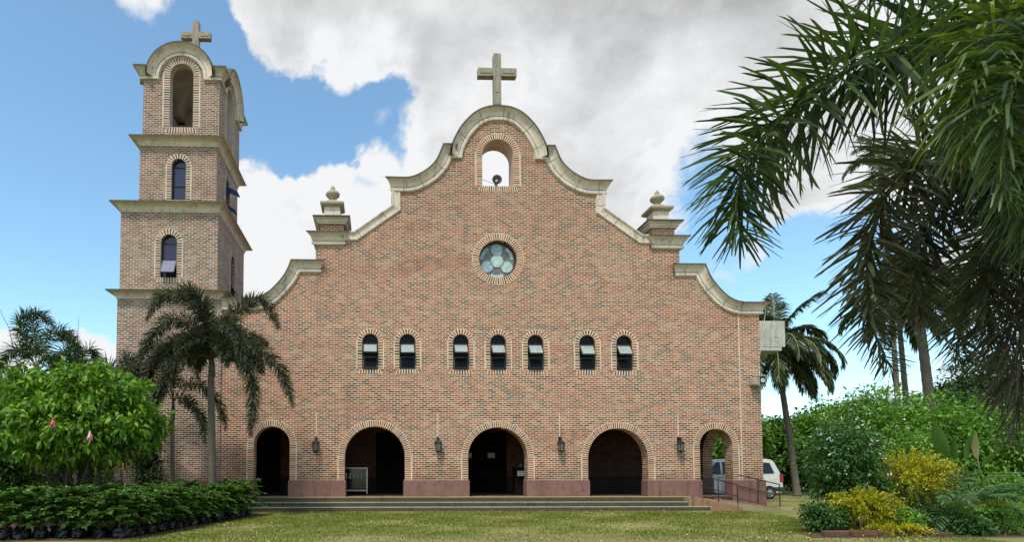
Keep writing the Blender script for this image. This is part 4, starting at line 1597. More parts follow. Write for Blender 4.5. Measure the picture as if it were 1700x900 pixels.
# ------------------------------------------------------------------ van
def van():
    y0, W = 6.6, 1.75
    xr = at(1296, 790, y0).x + .12
    L = 4.75
    t = thing('parked_van', 'pale silver passenger van parked beyond the church end arch', 'van', (xr - L / 2, y0 + W / 2, 0))
    X = lambda a: xr - a
    low = [(0.02, .42), (0.0, .62), (0.03, 1.12), (4.45, 1.0), (4.72, .78), (4.75, .45), (4.6, .28), (0.12, .30)]
    Yin = lambda z: 0.0 if z < 1.1 else .16 * (z - 1.1) / .85
    prof = [(0.10, .30), (0.0, .45), (0.0, .70), (0.03, 1.05), (0.14, 1.35), (0.36, 1.82), (0.50, 1.92), (0.9, 1.97), (2.2, 1.97), (3.2, 1.93), (3.42, 1.84), (4.12, 1.2), (4.6, .98), (4.72, .75), (4.75, .45), (4.62, .28)]
    n = len(prof)
    vs = [(X(a), y0 + Yin(z), z) for a, z in prof] + [(X(a), y0 + W - Yin(z), z) for a, z in prof]
    mb = MB().add(vs, [tuple(range(n)), tuple(range(2 * n - 1, n - 1, -1))] + [(i, (i + 1) % n, (i + 1) % n + n, i + n) for i in range(n)])
    mb.build('body', M['van'], t, bevel=.03)

    def side_pane(pts, nm, side=0):
        o, i_ = (-.006, .002)
        ys = lambda z, d: (y0 + Yin(z) + d) if side == 0 else (y0 + W - Yin(z) - d)
        vs = [(X(a), ys(z, o), z) for a, z in pts] + [(X(a), ys(z, i_ + .01), z) for a, z in pts]
        k = len(pts)
        MB().add(vs, [tuple(range(k)), tuple(range(2 * k - 1, k - 1, -1))] + [(i, (i + 1) % k, (i + 1) % k + k, i + k) for i in range(k)]).build(nm, M['van_glass'], t)

    for s in (0, 1):
        side_pane([(0.42, 1.26), (0.60, 1.76), (1.18, 1.80), (1.22, 1.26)], 'quarter_window', s)
        side_pane([(1.34, 1.24), (1.34, 1.80), (3.06, 1.80), (3.06, 1.20)], 'side_window', s)
        side_pane([(3.16, 1.20), (3.16, 1.80), (3.38, 1.78), (3.92, 1.20)], 'front_side_window', s)
        ys = y0 - .012 if s == 0 else y0 + W + .002
        dm = MB()
        for a in (1.28, 3.11, 4.0):
            dm.box(X(a) - .008, X(a) + .008, ys, ys + .01, .42, 1.18)
        dm.build('door_seam', M['van_trim'], t)
        for a in (2.86, 3.2):
            MB().box(X(a + .16), X(a), ys - .014, ys + .01, 1.02, 1.06).build('door_handle', M['van_trim'], t)
        MB().box(X(.16), X(-.012), (y0 - .01) if s == 0 else y0 + W - .12, (y0 + .12) if s == 0 else y0 + W + .01, .82, 1.22).build('tail_light', M['red_lamp'], t, bevel=.015)
        MB().box(X(4.72), X(4.5), (y0 + .1) if s == 0 else y0 + W - .4, (y0 + .4) if s == 0 else y0 + W - .1, .68, .86).build('headlight', M['lens'], t, bevel=.02)
        for a in (.72, 3.85):
            cy = y0 + .06 if s == 0 else y0 + W - .06
            R = .33
            ty = MB()
            sg = 24
            pr = [(R * .62, -.09), (R * .95, -.1), (R, -.07), (R, .07), (R * .95, .1), (R * .62, .09)]
            vs = [(X(a) + r_ * math.cos(2 * math.pi * k / sg), cy + d, R + r_ * math.sin(2 * math.pi * k / sg)) for r_, d in pr for k in range(sg)]
            fs = [(i * sg + k, i * sg + (k + 1) % sg, (i + 1) * sg + (k + 1) % sg, (i + 1) * sg + k) for i in range(5) for k in range(sg)] + [tuple(range(5 * sg, 6 * sg)), tuple(range(sg))]
            w = ty.add(vs, fs).build('wheel', M['tyre'], t)
            rm = MB()
            dd = -.105 if s == 0 else .105
            pr = [(R * .6, .0), (R * .5, .02 if s == 0 else -.02), (R * .15, .0), (.001, -.01 if s == 0 else .01)]
            vs = [(X(a) + r_ * math.cos(2 * math.pi * k / sg), cy + dd + d, R + r_ * math.sin(2 * math.pi * k / sg)) for r_, d in pr for k in range(sg)]
            fs = [(i * sg + k, i * sg + (k + 1) % sg, (i + 1) * sg + (k + 1) % sg, (i + 1) * sg + k) for i in range(3) for k in range(sg)]
            rm.add(vs, fs).build('rim', M['rim'], w)
            # wheel arch shadow gap
    MB().box(X(.55), X(-.09), y0 - .02, y0 + W + .02, .36, .60).build('rear_bumper', M['van_trim'], t, bevel=.05)
    MB().box(X(4.82), X(4.5), y0 + .0, y0 + W, .30, .55).build('front_bumper', M['van_trim'], t, bevel=.05)
    MB().add([(X(.17), y0 + .25, 1.30), (X(.17), y0 + W - .25, 1.30), (X(.365), y0 + W - .3, 1.78), (X(.365), y0 + .3, 1.78), (X(.12), y0 + .25, 1.32), (X(.12), y0 + W - .25, 1.32), (X(.315), y0 + W - .3, 1.80), (X(.315), y0 + .3, 1.80)],
             [(0, 1, 2, 3), (4, 5, 6, 7), (0, 1, 5, 4), (1, 2, 6, 5), (2, 3, 7, 6), (3, 0, 4, 7)]).build('rear_window', M['van_glass'], t)
    MB().box(X(4.78), X(4.3), y0 + .3, y0 + W - .3, .6, .62).build('grille', M['van_trim'], t)

    t.scale = (1, 1, 1.045)


van()

# ------------------------------------------------------------------ plants: generators
def unit(v):
    return v / np.maximum(np.linalg.norm(v, axis=1, keepdims=True), 1e-9)


def leaves_mesh(P, D, U, L, Wd, droop=0.15):
    """folded leaf blades: base P, direction D, rough up U, length L, width Wd -> verts, tris"""
    D = unit(D)
    Sd = unit(np.cross(D, U))
    Nn = np.cross(Sd, D)
    L = L[:, None]
    Wd = Wd[:, None]
    n = len(P)
    V = np.empty((n, 6, 3))
    V[:, 0] = P
    V[:, 1] = P + D * L * .42 + Sd * Wd * .5 + Nn * L * .05
    V[:, 2] = P + D * L * .42 - Sd * Wd * .5 + Nn * L * .05
    V[:, 3] = P + D * L * .45 - Nn * L * .02
    V[:, 4] = P + D * L - Nn * L * droop * .5 - np.array([0, 0, 1.0]) * L * droop
    V[:, 5] = P + D * L * .45
    T = np.array([[0, 3, 1], [1, 3, 4], [0, 2, 3], [3, 2, 4]])
    F = (np.arange(n)[:, None, None] * 6 + T[None]).reshape(-1, 3)
    return V.reshape(-1, 3), F


def leaf_clumps(rng, cen, rad, n_clump, n_leaf, size, clump_r, hang=0.2, shell=0.55, wl=0.5, squash=1.0, flat_bottom=None, lump=.22):
    """leaves in clumps spread through an ellipsoid volume: gaps, uneven outline"""
    cen, rad = np.array(cen, float), np.array(rad, float)
    d = unit(rng.normal(size=(n_clump, 3)))
    r = rng.uniform(shell, 1.0, n_clump) ** .8
    bumps = 1 + lump * np.sin(d[:, 0] * 5 + d[:, 2] * 4 + 1.0) * np.cos(d[:, 1] * 4 + 2)
    cc = cen + d * (r * bumps)[:, None] * rad
    if flat_bottom is not None:
        k = cc[:, 2] < flat_bottom
        cc[k, 2] = flat_bottom + rng.uniform(0, .3, k.sum()) * rad[2]
    idx = np.repeat(np.arange(n_clump), n_leaf)
    off = rng.normal(size=(len(idx), 3)) * clump_r * np.array([1, 1, .7])
    P = cc[idx] + off
    out = unit(P - cen)
    D = out * .6 + rng.normal(size=P.shape) * .55 + np.array([0, 0, -hang])
    U = rng.normal(size=P.shape) * .5 + np.array([0, 0, 1.0])
    L = size * rng.uniform(.6, 1.3, len(P))
    return leaves_mesh(P, D, U, L, L * wl * rng.uniform(.8, 1.2, len(P)))


def merge(parts):
    Vs, Fs, ms, o = [], [], [], 0
    for it in parts:
        V, F = it[0], it[1]
        Vs.append(V)
        Fs.append(F + o)
        ms.append(np.full(len(F), it[2] if len(it) > 2 else 0))
        o += len(V)
    return np.concatenate(Vs), np.concatenate(Fs), np.concatenate(ms)


def limbs(mb, base, tips, r0, rng, wob=.12):
    for tp in tips:
        b = Vector(base)
        e = Vector(tp)
        mid = b.lerp(e, .5) + Vector((rng.uniform(-wob, wob), rng.uniform(-wob, wob), rng.uniform(0, wob)))
        mb.tube(catmull([b, mid, e], 4), [r0 * (1 - .8 * k / 8) for k in range(9)], 6)


def frond(pts, leaf_len, n, width, rng, plumose=True, ang=(60, 28), hang=0.25, rr=.022, tipw=.3, base_free=.12, ragged=False, jitter=.25, lenprof=None, seg3=True):
    """pinnate palm leaf along the rachis curve pts. returns leaflet verts/tris and the rachis curve"""
    C_ = np.array([tuple(v) for v in catmull(pts, 8)])
    s = np.concatenate([[0], np.cumsum(np.linalg.norm(np.diff(C_, axis=0), axis=1))])
    s /= s[-1]
    u = np.linspace(base_free, 1.0, n) + rng.uniform(-.5, .5, n) / n * .8
    u = np.clip(u, 0, 1)
    P = np.stack([np.interp(u, s, C_[:, k]) for k in range(3)], 1)
    T0 = np.stack([np.interp(np.clip(u + .02, 0, 1), s, C_[:, k]) - np.interp(np.clip(u - .02, 0, 1), s, C_[:, k]) for k in range(3)], 1)
    T0 = unit(T0)
    up = np.tile(np.array([0, 0, 1.0]), (n, 1))
    side = np.cross(T0, up)
    bad = np.linalg.norm(side, axis=1) < .15
    side[bad] = np.array([1.0, 0, 0])
    side = unit(side)
    nrm = np.cross(side, T0)
    i = np.arange(n)
    if plumose:
        phi = (i * 2.399963) % (2 * math.pi) + rng.uniform(-.3, .3, n)
    else:
        phi = np.where(i % 2 == 0, 0.25, math.pi - .25) + rng.uniform(-.15, .15, n)
    R = side * np.cos(phi)[:, None] + nrm * np.sin(phi)[:, None]
    a = np.radians(ang[0] + (ang[1] - ang[0]) * u)
    D = T0 * np.cos(a)[:, None] + R * np.sin(a)[:, None] + rng.normal(size=(n, 3)) * jitter * .3
    D = unit(D)
    lp = np.interp(u, [0, .15, .45, .8, 1], [.55, .85, 1.0, .8, tipw]) if lenprof is None else np.interp(u, *lenprof)
    L = leaf_len * lp * rng.uniform(.8, 1.15, n)
    Wd = width * rng.uniform(.75, 1.2, n) * np.clip(lp + .1, .4, 1)
    g = np.array([0, 0, -1.0])
    S_ = unit(np.cross(D, R * .3 + rng.normal(size=(n, 3)) * .5 + up * .7))
    Lc, Wc = L[:, None], Wd[:, None]
    pts_ = [P]
    cur = P
    dirn = D
    for k in range(3):
        dirn = unit(dirn + g * hang * (.35 + .5 * k))
        cur = cur + dirn * Lc / 3
        pts_.append(cur)
    ws = [.35, 1.0, .85, .0 if not ragged else .45]
    V = np.empty((n, 8, 3))
    for k in range(4):
        V[:, 2 * k] = pts_[k] + S_ * Wc * ws[k] * .5
        V[:, 2 * k + 1] = pts_[k] - S_ * Wc * ws[k] * .5
    if ragged:
        V[:, 6] += dirn * Lc * .08
    T = []
    for k in range(3):
        b = 2 * k
        T += [[b, b + 1, b + 3], [b, b + 3, b + 2]]
    F = (np.arange(n)[:, None, None] * 8 + np.array(T)[None]).reshape(-1, 3)
    return V.reshape(-1, 3), F, [Vector(c) for c in C_]


def frond_obj(parent, pts, mat, rr=.022, rmat=None, name='frond', **kw):
    V, F, curve = frond(pts, **kw)
    o = np_mesh(name, V, F, mat, parent)
    n = len(curve)
    MB().tube(curve, [rr * (1 - .8 * i / n) for i in range(n)], 6).build('rachis', rmat or M['rachis'], o)
    return o


def arch_pts(o, az, el, length, droop, n=7):
    """rachis curve that leaves o at azimuth az / elevation el and bends over"""
    p = Vector(o)
    out = [p.copy()]
    for i in range(n):
        f = (i + .5) / n
        e = el - droop * f ** 1.15
        e = max(e, math.radians(-88))
        p = p + Vector((math.cos(az) * math.cos(e), math.sin(az) * math.cos(e), math.sin(e))) * (length / n)
        out.append(p.copy())
    return out


def palm_trunk(t, base, top, r0, r1, mat, shaft=0.0, bulge=True):
    b, e = Vector(base), Vector(top)
    n = 14
    pts = [b.lerp(e, i / n) + Vector((math.sin(i * .6) * .015, 0, 0)) for i in range(n + 1)]
    rad = [r0 * (1.15 if i == 0 else 1) + (r1 - r0) * i / n for i in range(n + 1)]
    mb = MB()
    # ringed stem
    P2, R2 = [], []
    m_ = 60
    for i in range(m_ + 1):
        f = i / m_
        P2.append(b.lerp(e, f) + Vector((math.sin(f * 5) * .02, math.cos(f * 4) * .015, 0)))
        R2.append((r0 + (r1 - r0) * f) * (1 + (.05 if i % 3 == 0 else -.02)) * (1.18 if i < 2 else 1))
    mb.tube(P2, R2, 12)
    mb.build('trunk', mat, t, smooth=True)
    if shaft:
        d = (e - b).normalized()
        q = e - d * .05
        MB().tube([q, q + d * shaft * .3, q + d * shaft * .7, q + d * shaft], [r1 * 1.02, r1 * 1.1, r1 * .9, r1 * .5], 10).build('crownshaft', M['shaft'], t, smooth=True)


def foxtail(label, base_px, Y, crown_py, fronds, r=.12, mat='foxtail_dark', nleaf=680, ll=.48, extra=(), spear=True, group='foxtail palms along the left of the church', seed=1, shaft=.7):
    rng = np.random.default_rng(seed)
    b = at(base_px[0], 800, Y)
    top = at(base_px[1], crown_py, Y)
    t = thing('foxtail_palm', label, 'palm tree', (b.x, Y, 0), group)
    palm_trunk(t, (b.x, Y, 0), (top.x, Y, top.z - shaft), r, r * .8, M['bark'], shaft)
    for pts, dys in fronds:
        P = [Vector((top.x, Y, top.z - .12))]
        for (px, py), dy in zip(pts, dys):
            P.append(at(px, py, Y + dy))
        frond_obj(t, P, M[mat], leaf_len=ll, n=nleaf, width=.034, rng=rng, ang=(74, 46), hang=.2, rr=.02, base_free=.16)
    for az, el, ln, dr in extra:
        P = arch_pts((top.x, Y, top.z - .12), math.radians(az), math.radians(el), ln, math.radians(dr))
        frond_obj(t, P, M[mat], leaf_len=ll, n=nleaf, width=.034, rng=rng, ang=(74, 46), hang=.2, rr=.02, base_free=.16)
    if spear:
        MB().tube([(top.x, Y, top.z - .1), (top.x + .02, Y, top.z + 1.0), (top.x + .05, Y, top.z + 2.2)], [.03, .018, .004], 6).build('spear_leaf', M['shaft'], t)
    return t


# front foxtail palm by the left arches
foxtail('tallest foxtail palm in front of the tower base, spreading over the narrow left arch', (352, 352), -3.2, 590, [
    ([(338, 525), (305, 492), (268, 492), (243, 530)], (-.2, -.3, -.4, -.5)),
    ([(325, 545), (285, 530), (250, 560), (228, 605)], (-.5, -.9, -1.2, -1.4)),
    ([(320, 570), (280, 570), (248, 610), (232, 660)], (.1, .2, .2, .2)),
    ([(325, 590), (290, 605), (262, 650), (250, 700)], (-.4, -.8, -1.0, -1.1)),
    ([(375, 540), (408, 505), (440, 500), (463, 545)], (.2, .3, .4, .4)),
    ([(385, 570), (425, 578), (465, 612), (487, 675)], (-.3, -.6, -.8, -.9)),
    ([(380, 585), (405, 600), (420, 655), (415, 725)], (-.4, -.8, -1.0, -1.1)),
    ([(345, 530), (330, 495), (310, 480), (290, 500)], (-.6, -1.0, -1.3, -1.6)),
    ([(365, 545), (385, 540), (400, 570), (398, 620)], (-.9, -1.6, -2.0, -2.1)),
], r=.135, seed=3, extra=[(80, 62, 2.2, 110), (120, 50, 2.2, 120), (200, 40, 2.3, 110), (250, 55, 2.2, 130), (300, 45, 2.2, 130), (340, 30, 2.3, 100), (20, 65, 2.2, 100)])
foxtail('slim young foxtail palm left of the tallest palm, against the tower wall', (286, 288), -2.2, 662, [
    ([(275, 620), (250, 600), (228, 625), (215, 670)], (-.2, -.3, -.4, -.4)),
    ([(305, 640), (335, 640), (365, 670), (375, 715)], (-.1, -.2, -.2, -.2)),
    ([(275, 650), (255, 665), (243, 700), (240, 735)], (-.3, -.5, -.6, -.7)),
    ([(300, 660), (325, 675), (338, 705), (340, 735)], (-.4, -.7, -.8, -.8)),
    ([(290, 610), (300, 590), (318, 600), (332, 635)], (.2, .3, .3, .3)),
    ([(280, 610), (270, 580), (250, 575), (232, 590)], (.2, .4, .5, .5)),
], r=.075, ll=.42, nleaf=380, seed=4, spear=False)
foxtail('foxtail palm with a stout trunk behind the bright green bush, against the tower corner', (196, 200), -2.6, 655, [
    ([(190, 620), (170, 605), (150, 620), (140, 655)], (-.1, -.2, -.2, -.2)),
    ([(212, 620), (232, 605), (250, 625), (258, 670)], (-.1, -.2, -.2, -.2)),
    ([(215, 645), (235, 650), (248, 690), (250, 730)], (-.4, -.6, -.7, -.7)),
    ([(185, 640), (165, 650), (155, 690), (152, 730)], (.2, .3, .3, .3)),
    ([(205, 615), (215, 595), (225, 600), (232, 620)], (.5, .9, 1.0, 1.0)),
], r=.12, nleaf=400, seed=5, spear=False)
foxtail('leftmost tall foxtail palm rising behind the bright green bush', (36, 60), -3.0, 605, [
    ([(58, 560), (55, 530), (70, 522), (92, 545)], (.1, .2, .3, .3)),
    ([(45, 570), (32, 535), (45, 520), (62, 520)], (.1, .2, .2, .2)),
    ([(75, 570), (95, 550), (118, 560), (132, 590)], (-.2, -.3, -.3, -.3)),
    ([(45, 590), (25, 580), (5, 595), (-12, 640)], (.2, .3, .3, .3)),
    ([(75, 595), (90, 600), (105, 630), (108, 670)], (-.4, -.6, -.7, -.7)),
    ([(42, 600), (20, 620), (5, 665), (2, 700)], (-.3, -.5, -.6, -.6)),
], r=.13, nleaf=420, ll=.46, seed=6, mat='foxtail', spear=False)
foxtail('smaller foxtail palm between the leftmost palm and the tower', (128, 126), -1.2, 625, [
    ([(135, 600), (148, 580), (160, 590), (170, 615)], (.1, .2, .3, .3)),
    ([(118, 600), (105, 585), (92, 595), (85, 620)], (.1, .2, .2, .2)),
    ([(130, 610), (145, 610), (160, 640), (165, 670)], (-.3, -.5, -.6, -.6)),
    ([(124, 595), (118, 565), (110, 558), (98, 565)], (.3, .4, .5, .5)),
], r=.10, nleaf=380, seed=8, mat='foxtail', spear=True)

# ---- near foxtail palms on the right: fronds hang into the picture
def near_palm(label, base, crown, fronds, seed, r=.14):
    rng = np.random.default_rng(seed)
    t = thing('foxtail_palm', label, 'palm tree', base, 'foxtail palms leaning in from the right')
    palm_trunk(t, base, (crown[0], crown[1], crown[2] - .6), r, r * .8, M['bark'], .75)
    for pts, mat, kw in fronds:
        P = [Vector(crown)] + [at(px, py, Y) for px, py, Y in pts]
        k = dict(leaf_len=.54, n=420, width=.034, ang=(78, 56), hang=.16, rr=.022, base_free=.1, ragged=True, rng=rng)
        k.update(kw)
        frond_obj(t, P, M[mat], **k)
    for az in (-50, -10, 25, 60):            # the far side of the crown, outside the picture
        P = arch_pts(crown, math.radians(az), math.radians(50), 2.6, math.radians(110))
        frond_obj(t, P, M['foxtail'], leaf_len=.54, n=360, width=.034, rng=rng, ang=(78, 56), hang=.16, base_free=.1, ragged=True)
    return t


cA = at(1860, 110, -19.0)
near_palm('near foxtail palm whose long frond arches across the sky at upper right', (cA.x + .15, -19.0, 0), (cA.x, -19.0, cA.z), [
    ([(1700, 18, -19.0), (1600, 45, -19.0), (1500, 75, -19.0), (1395, 122, -19.0), (1300, 195, -19.0), (1240, 270, -19.05), (1222, 340, -19.1), (1230, 395, -19.1)], 'foxtail', dict(n=680, leaf_len=.64, tipw=.42, width=.031, ang=(82, 54), hang=.13)),
    ([(1720, 15, -19.4), (1660, 45, -19.6), (1625, 110, -19.7), (1605, 190, -19.75), (1600, 260, -19.75)], 'foxtail_bright', dict(n=420, leaf_len=.62, hang=.4, width=.026)),
    ([(1770, 60, -19.7), (1720, 80, -19.9), (1680, 150, -20.0), (1665, 250, -20.0), (1670, 330, -20.0)], 'foxtail', dict(n=420, leaf_len=.6, hang=.4, width=.026)),
    ([(1790, 40, -18.7), (1740, 10, -18.6), (1690, 60, -18.5), (1660, 150, -18.45), (1650, 240, -18.4)], 'foxtail_bright', dict(n=380, leaf_len=.6, hang=.35, width=.026)),
    ([(1800, 90, -19.2), (1750, 110, -19.3), (1720, 200, -19.3), (1710, 320, -19.3), (1705, 420, -19.3)], 'foxtail', dict(n=380, leaf_len=.55, hang=.35, width=.028)),
    ([(1800, -60, -18.6), (1700, -120, -18.4), (1560, -90, -18.2), (1450, -20, -18.1), (1420, 10, -18.1)], 'foxtail', dict(n=260)),
], 11)
cB = at(1800, 330, -17.3)
near_palm('second near foxtail palm with a dark drooping frond column at right', (cB.x + .2, -17.3, 0), (cB.x, -17.3, cB.z), [
    ([(1710, 270, -17.5), (1620, 245, -17.6), (1530, 262, -17.7), (1470, 330, -17.7), (1440, 430, -17.7), (1447, 540, -17.7), (1480, 615, -17.7)], 'foxtail_dark', dict(n=600, leaf_len=.56, hang=.10, width=.036)),
    ([(1720, 310, -17.2), (1640, 290, -17.1), (1560, 330, -17.0), (1520, 430, -17.0), (1530, 540, -17.0)], 'foxtail_dark', dict(n=460, leaf_len=.54)),
    ([(1740, 330, -17.7), (1690, 340, -17.9), (1650, 420, -18.0), (1640, 520, -18.0), (1650, 600, -18.0)], 'foxtail_dark', dict(n=460, leaf_len=.54)),
    ([(1760, 380, -17.9), (1720, 430, -18.1), (1700, 540, -18.2), (1690, 650, -18.2), (1680, 730, -18.2)], 'foxtail_dry', dict(n=480, leaf_len=.6, hang=.3, ang=(70, 40), width=.018)),
    ([(1750, 330, -16.8), (1700, 340, -16.6), (1640, 400, -16.5), (1600, 500, -16.5), (1590, 610, -16.5)], 'foxtail_dark', dict(n=460, leaf_len=.56, width=.026)),
    ([(1770, 360, -16.9), (1730, 400, -16.8), (1690, 480, -16.8), (1670, 580, -16.8), (1660, 670, -16.8)], 'foxtail_dry', dict(n=460, leaf_len=.6, width=.02, hang=.3)),
    ([(1740, 250, -17.4), (1690, 200, -17.4), (1640, 215, -17.4), (1590, 290, -17.4)], 'foxtail', dict(n=340)),
], 12)

# ---- coconut palms on the right
def coconut(label, base_px, top_px, Y, fronds, seed, r=.15, ln=3.6, group='coconut palms beyond the church', nleaf=210):
    rng = np.random.default_rng(seed)
    b = at(base_px[0], base_px[1], Y)
    c = at(top_px[0], top_px[1], Y)
    t = thing('coconut_palm', label, 'palm tree', (b.x, Y, 0), group)
    palm_trunk(t, (b.x, Y, 0), (c.x, Y, c.z), r * 1.15, r * .75, M['bark'])
    for az, el, l_, dr in fronds:
        P = arch_pts((c.x, Y, c.z - .05), math.radians(az), math.radians(el), ln * l_, math.radians(dr))
        frond_obj(t, P, M['coconut'], leaf_len=1.05, n=nleaf, width=.075, rng=rng, plumose=False, ang=(62, 30), hang=.45, rr=.045, rmat=M['pale_rachis'], base_free=.14)
    k = MB()
    for i in range(5):
        a = i * 1.25
        k.lathe([(.02, c.z - .52), (.13, c.z - .42), (.15, c.z - .30), (.10, c.z - .18), (.02, c.z - .14)], c.x + .24 * math.cos(a), Y + .24 * math.sin(a), 8)
    k.build('coconut_bunch', M['shaft'], t)
    return t


FR = [(10, 60, 1.0, 110), (50, 25, 1.0, 110), (100, 55, .9, 110), (150, 20, 1.0, 100), (185, 55, .95, 110), (215, 5, 1.0, 80), (255, 35, 1.0, 120), (285, -5, 1.0, 75), (320, 30, 1.0, 120), (345, -10, .95, 70), (5, 5, 1.0, 80), (75, 75, .85, 60), (140, 80, .8, 50), (240, -25, .9, 55), (300, -35, .9, 50)]
coconut('coconut palm with a leaning trunk just right of the church end pier', (1324, 812), (1288, 575), 9.5, FR + [(a + 23, e - 8, l, d) for a, e, l, d in FR[:11]] + [(60, 80, .9, 25), (200, 70, .9, 60), (330, 74, .95, 50)], 21, r=.16, ln=4.0, nleaf=230)
coconut('coconut palm whose crown shows above the right scroll cornice', (1262, 800), (1236, 545), 19, [(a + 17, e, l, d) for a, e, l, d in FR], 22, r=.16, ln=4.2, nleaf=120)
coconut('tall coconut palm with a pale grey trunk, right of the pair behind the shrubs', (1560, 800), (1520, 470), 6.5, [(a + 40, e, l, d) for a, e, l, d in FR], 23, r=.23, ln=3.8)
coconut('slimmer coconut palm, left of the pair of trunks behind the shrubs', (1516, 800), (1490, 500), 10.5, [(a + 77, e, l, d) for a, e, l, d in FR], 24, r=.15, ln=3.6)
coconut('very tall coconut palm whose crown peeks out behind the hanging fronds', (1500, 810), (1462, 262), 21, [(a + 5, e, l * .8, d) for a, e, l, d in FR], 25, r=.17, ln=3.8, nleaf=110)

# ---- round bright green bush at left
def bright_bush():
    rng = np.random.default_rng(31)
    c = at(128, 700, -6.6)
    t = thing('flowering_bush', 'large rounded bright green bush with dark stems at left', 'bush', (c.x, -6.6, 0))
    mb = MB()
    tips = [(c.x + rng.uniform(-1.6, 1.6), -6.6 + rng.uniform(-1.3, 1.3), c.z + rng.uniform(-.3, 1.0)) for _ in range(14)]
    for k in range(5):
        bx = (c.x + rng.uniform(-.5, .5), -6.6 + rng.uniform(-.3, .3), 0)
        limbs(mb, bx, tips[k::5], .055, rng, .25)
    mb.build('stems', M['bark_dark'], t)
    parts = [leaf_clumps(rng, (c.x, -6.6, c.z + .05), (2.0, 1.7, 1.25), 210, 32, .19, .17, hang=.45, shell=.55, wl=.5, lump=.34),
             leaf_clumps(rng, (c.x, -6.6, c.z + .75), (1.35, 1.2, .85), 110, 32, .19, .15, hang=.4, shell=.6, wl=.5, lump=.34),
             leaf_clumps(rng, (c.x - 1.2, -6.7, c.z - .15), (1.15, 1.2, .75), 80, 32, .19, .15, hang=.45, shell=.55, wl=.5, lump=.34),
             leaf_clumps(rng, (c.x + 1.25, -6.6, c.z - .1), (1.0, 1.1, .65), 70, 32, .19, .15, hang=.45, shell=.55, wl=.5, lump=.34),
             leaf_clumps(rng, (c.x, -6.6, c.z - .4), (1.7, 1.4, .7), 45, 24, .2, .24, hang=.6, shell=.2, wl=.4)]
    for k in range(26):
        d = unit(rng.normal(size=(1, 3)) + np.array([[0, -.3, .35]]))[0]
        parts.append(leaf_clumps(rng, (c.x + d[0] * 2.15, -6.6 + d[1] * 1.8, c.z + .1 + d[2] * 1.42), (.28, .28, .22), 5, 16, .18, .09, hang=.4, shell=.2, wl=.48))
    V, F, _ = merge(parts)
    np_mesh('foliage', V, F, M['bush'], t)
    # the drooping red and pink flower heads
    for px, py, col, lb in ((88, 702, 'flower_red', 'red drooping flower head on the bright green bush, further left'), (149, 724, 'flower_pink', 'pink and red drooping flower head on the bright green bush, nearer its middle')):
        p = at(px, py, -8.55)
        f = MB()
        for k in range(9):
            a = k * 2.4
            f.bar((p.x, p.y, p.z + .1), (p.x + .06 * math.cos(a), p.y + .06 * math.sin(a), p.z - .02 - .012 * k), .035, .012, k % 2)
        f.tube([(p.x, p.y, p.z + .12), (p.x + .01, p.y, p.z - .06), (p.x - .01, p.y, p.z - .17)], [.02, .035, .012], 6)
        f.build('flower_head', [M[col], M['flower_red']], t)


bright_bush()

# ---- potted seedlings in rows along the lawn
def seedling_proto(k):
    rng = np.random.default_rng(40 + k)
    t = thing('potted_seedling', 'leafy seedling in a black plastic bag', 'potted plant', (0, 0, 0), 'potted seedlings in black bags along the lawn')
    mb = MB()
    seg = 12
    prof = [(.10, 0.0), (.125, .05), (.12, .10), (.125, .15), (.10, .19)]
    vs = []
    for r_, z in prof:
        for i in range(seg):
            a = 2 * math.pi * i / seg
            rr = r_ * (1 + rng.uniform(-.22, .22))
            vs.append((rr * math.cos(a), rr * math.sin(a), z + rng.uniform(-.01, .01)))
    fs = [(i * seg + j, i * seg + (j + 1) % seg, (i + 1) * seg + (j + 1) % seg, (i + 1) * seg + j) for i in range(len(prof) - 1) for j in range(seg)] + [tuple(range(seg)), tuple(range(4 * seg, 5 * seg))]
    mb.add(vs, fs).build('plastic_bag', M['bag'], t)
    st = MB()
    H = rng.uniform(.72, .9)
    st.tube([(0, 0, .2), (.02, .01, .5), (rng.uniform(-.05, .05), rng.uniform(-.05, .05), H)], [.014, .011, .006], 6)
    parts = []
    for i in range(26):
        z = .22 + (H - .20) * (i / 25) ** .8
        az = i * 2.4 + rng.uniform(-.3, .3)
        ln = rng.uniform(.36, .58) * (1.15 - .4 * i / 25)
        P = arch_pts((0, 0, z), az, math.radians(rng.uniform(25, 55)), ln, math.radians(rng.uniform(50, 80)), 5)
        V, F, cv = frond(P, leaf_len=.115, n=40, width=.042, rng=rng, plumose=False, ang=(75, 50), hang=.12, base_free=.18, tipw=.7, jitter=.4)
        parts.append((V, F))
        st.tube(cv[::4], .004, 4)
    st.build('stem', M['shaft'], t)
    V, F, _ = merge(parts)
    np_mesh('foliage', V, F, M['seedling'], t)
    return t


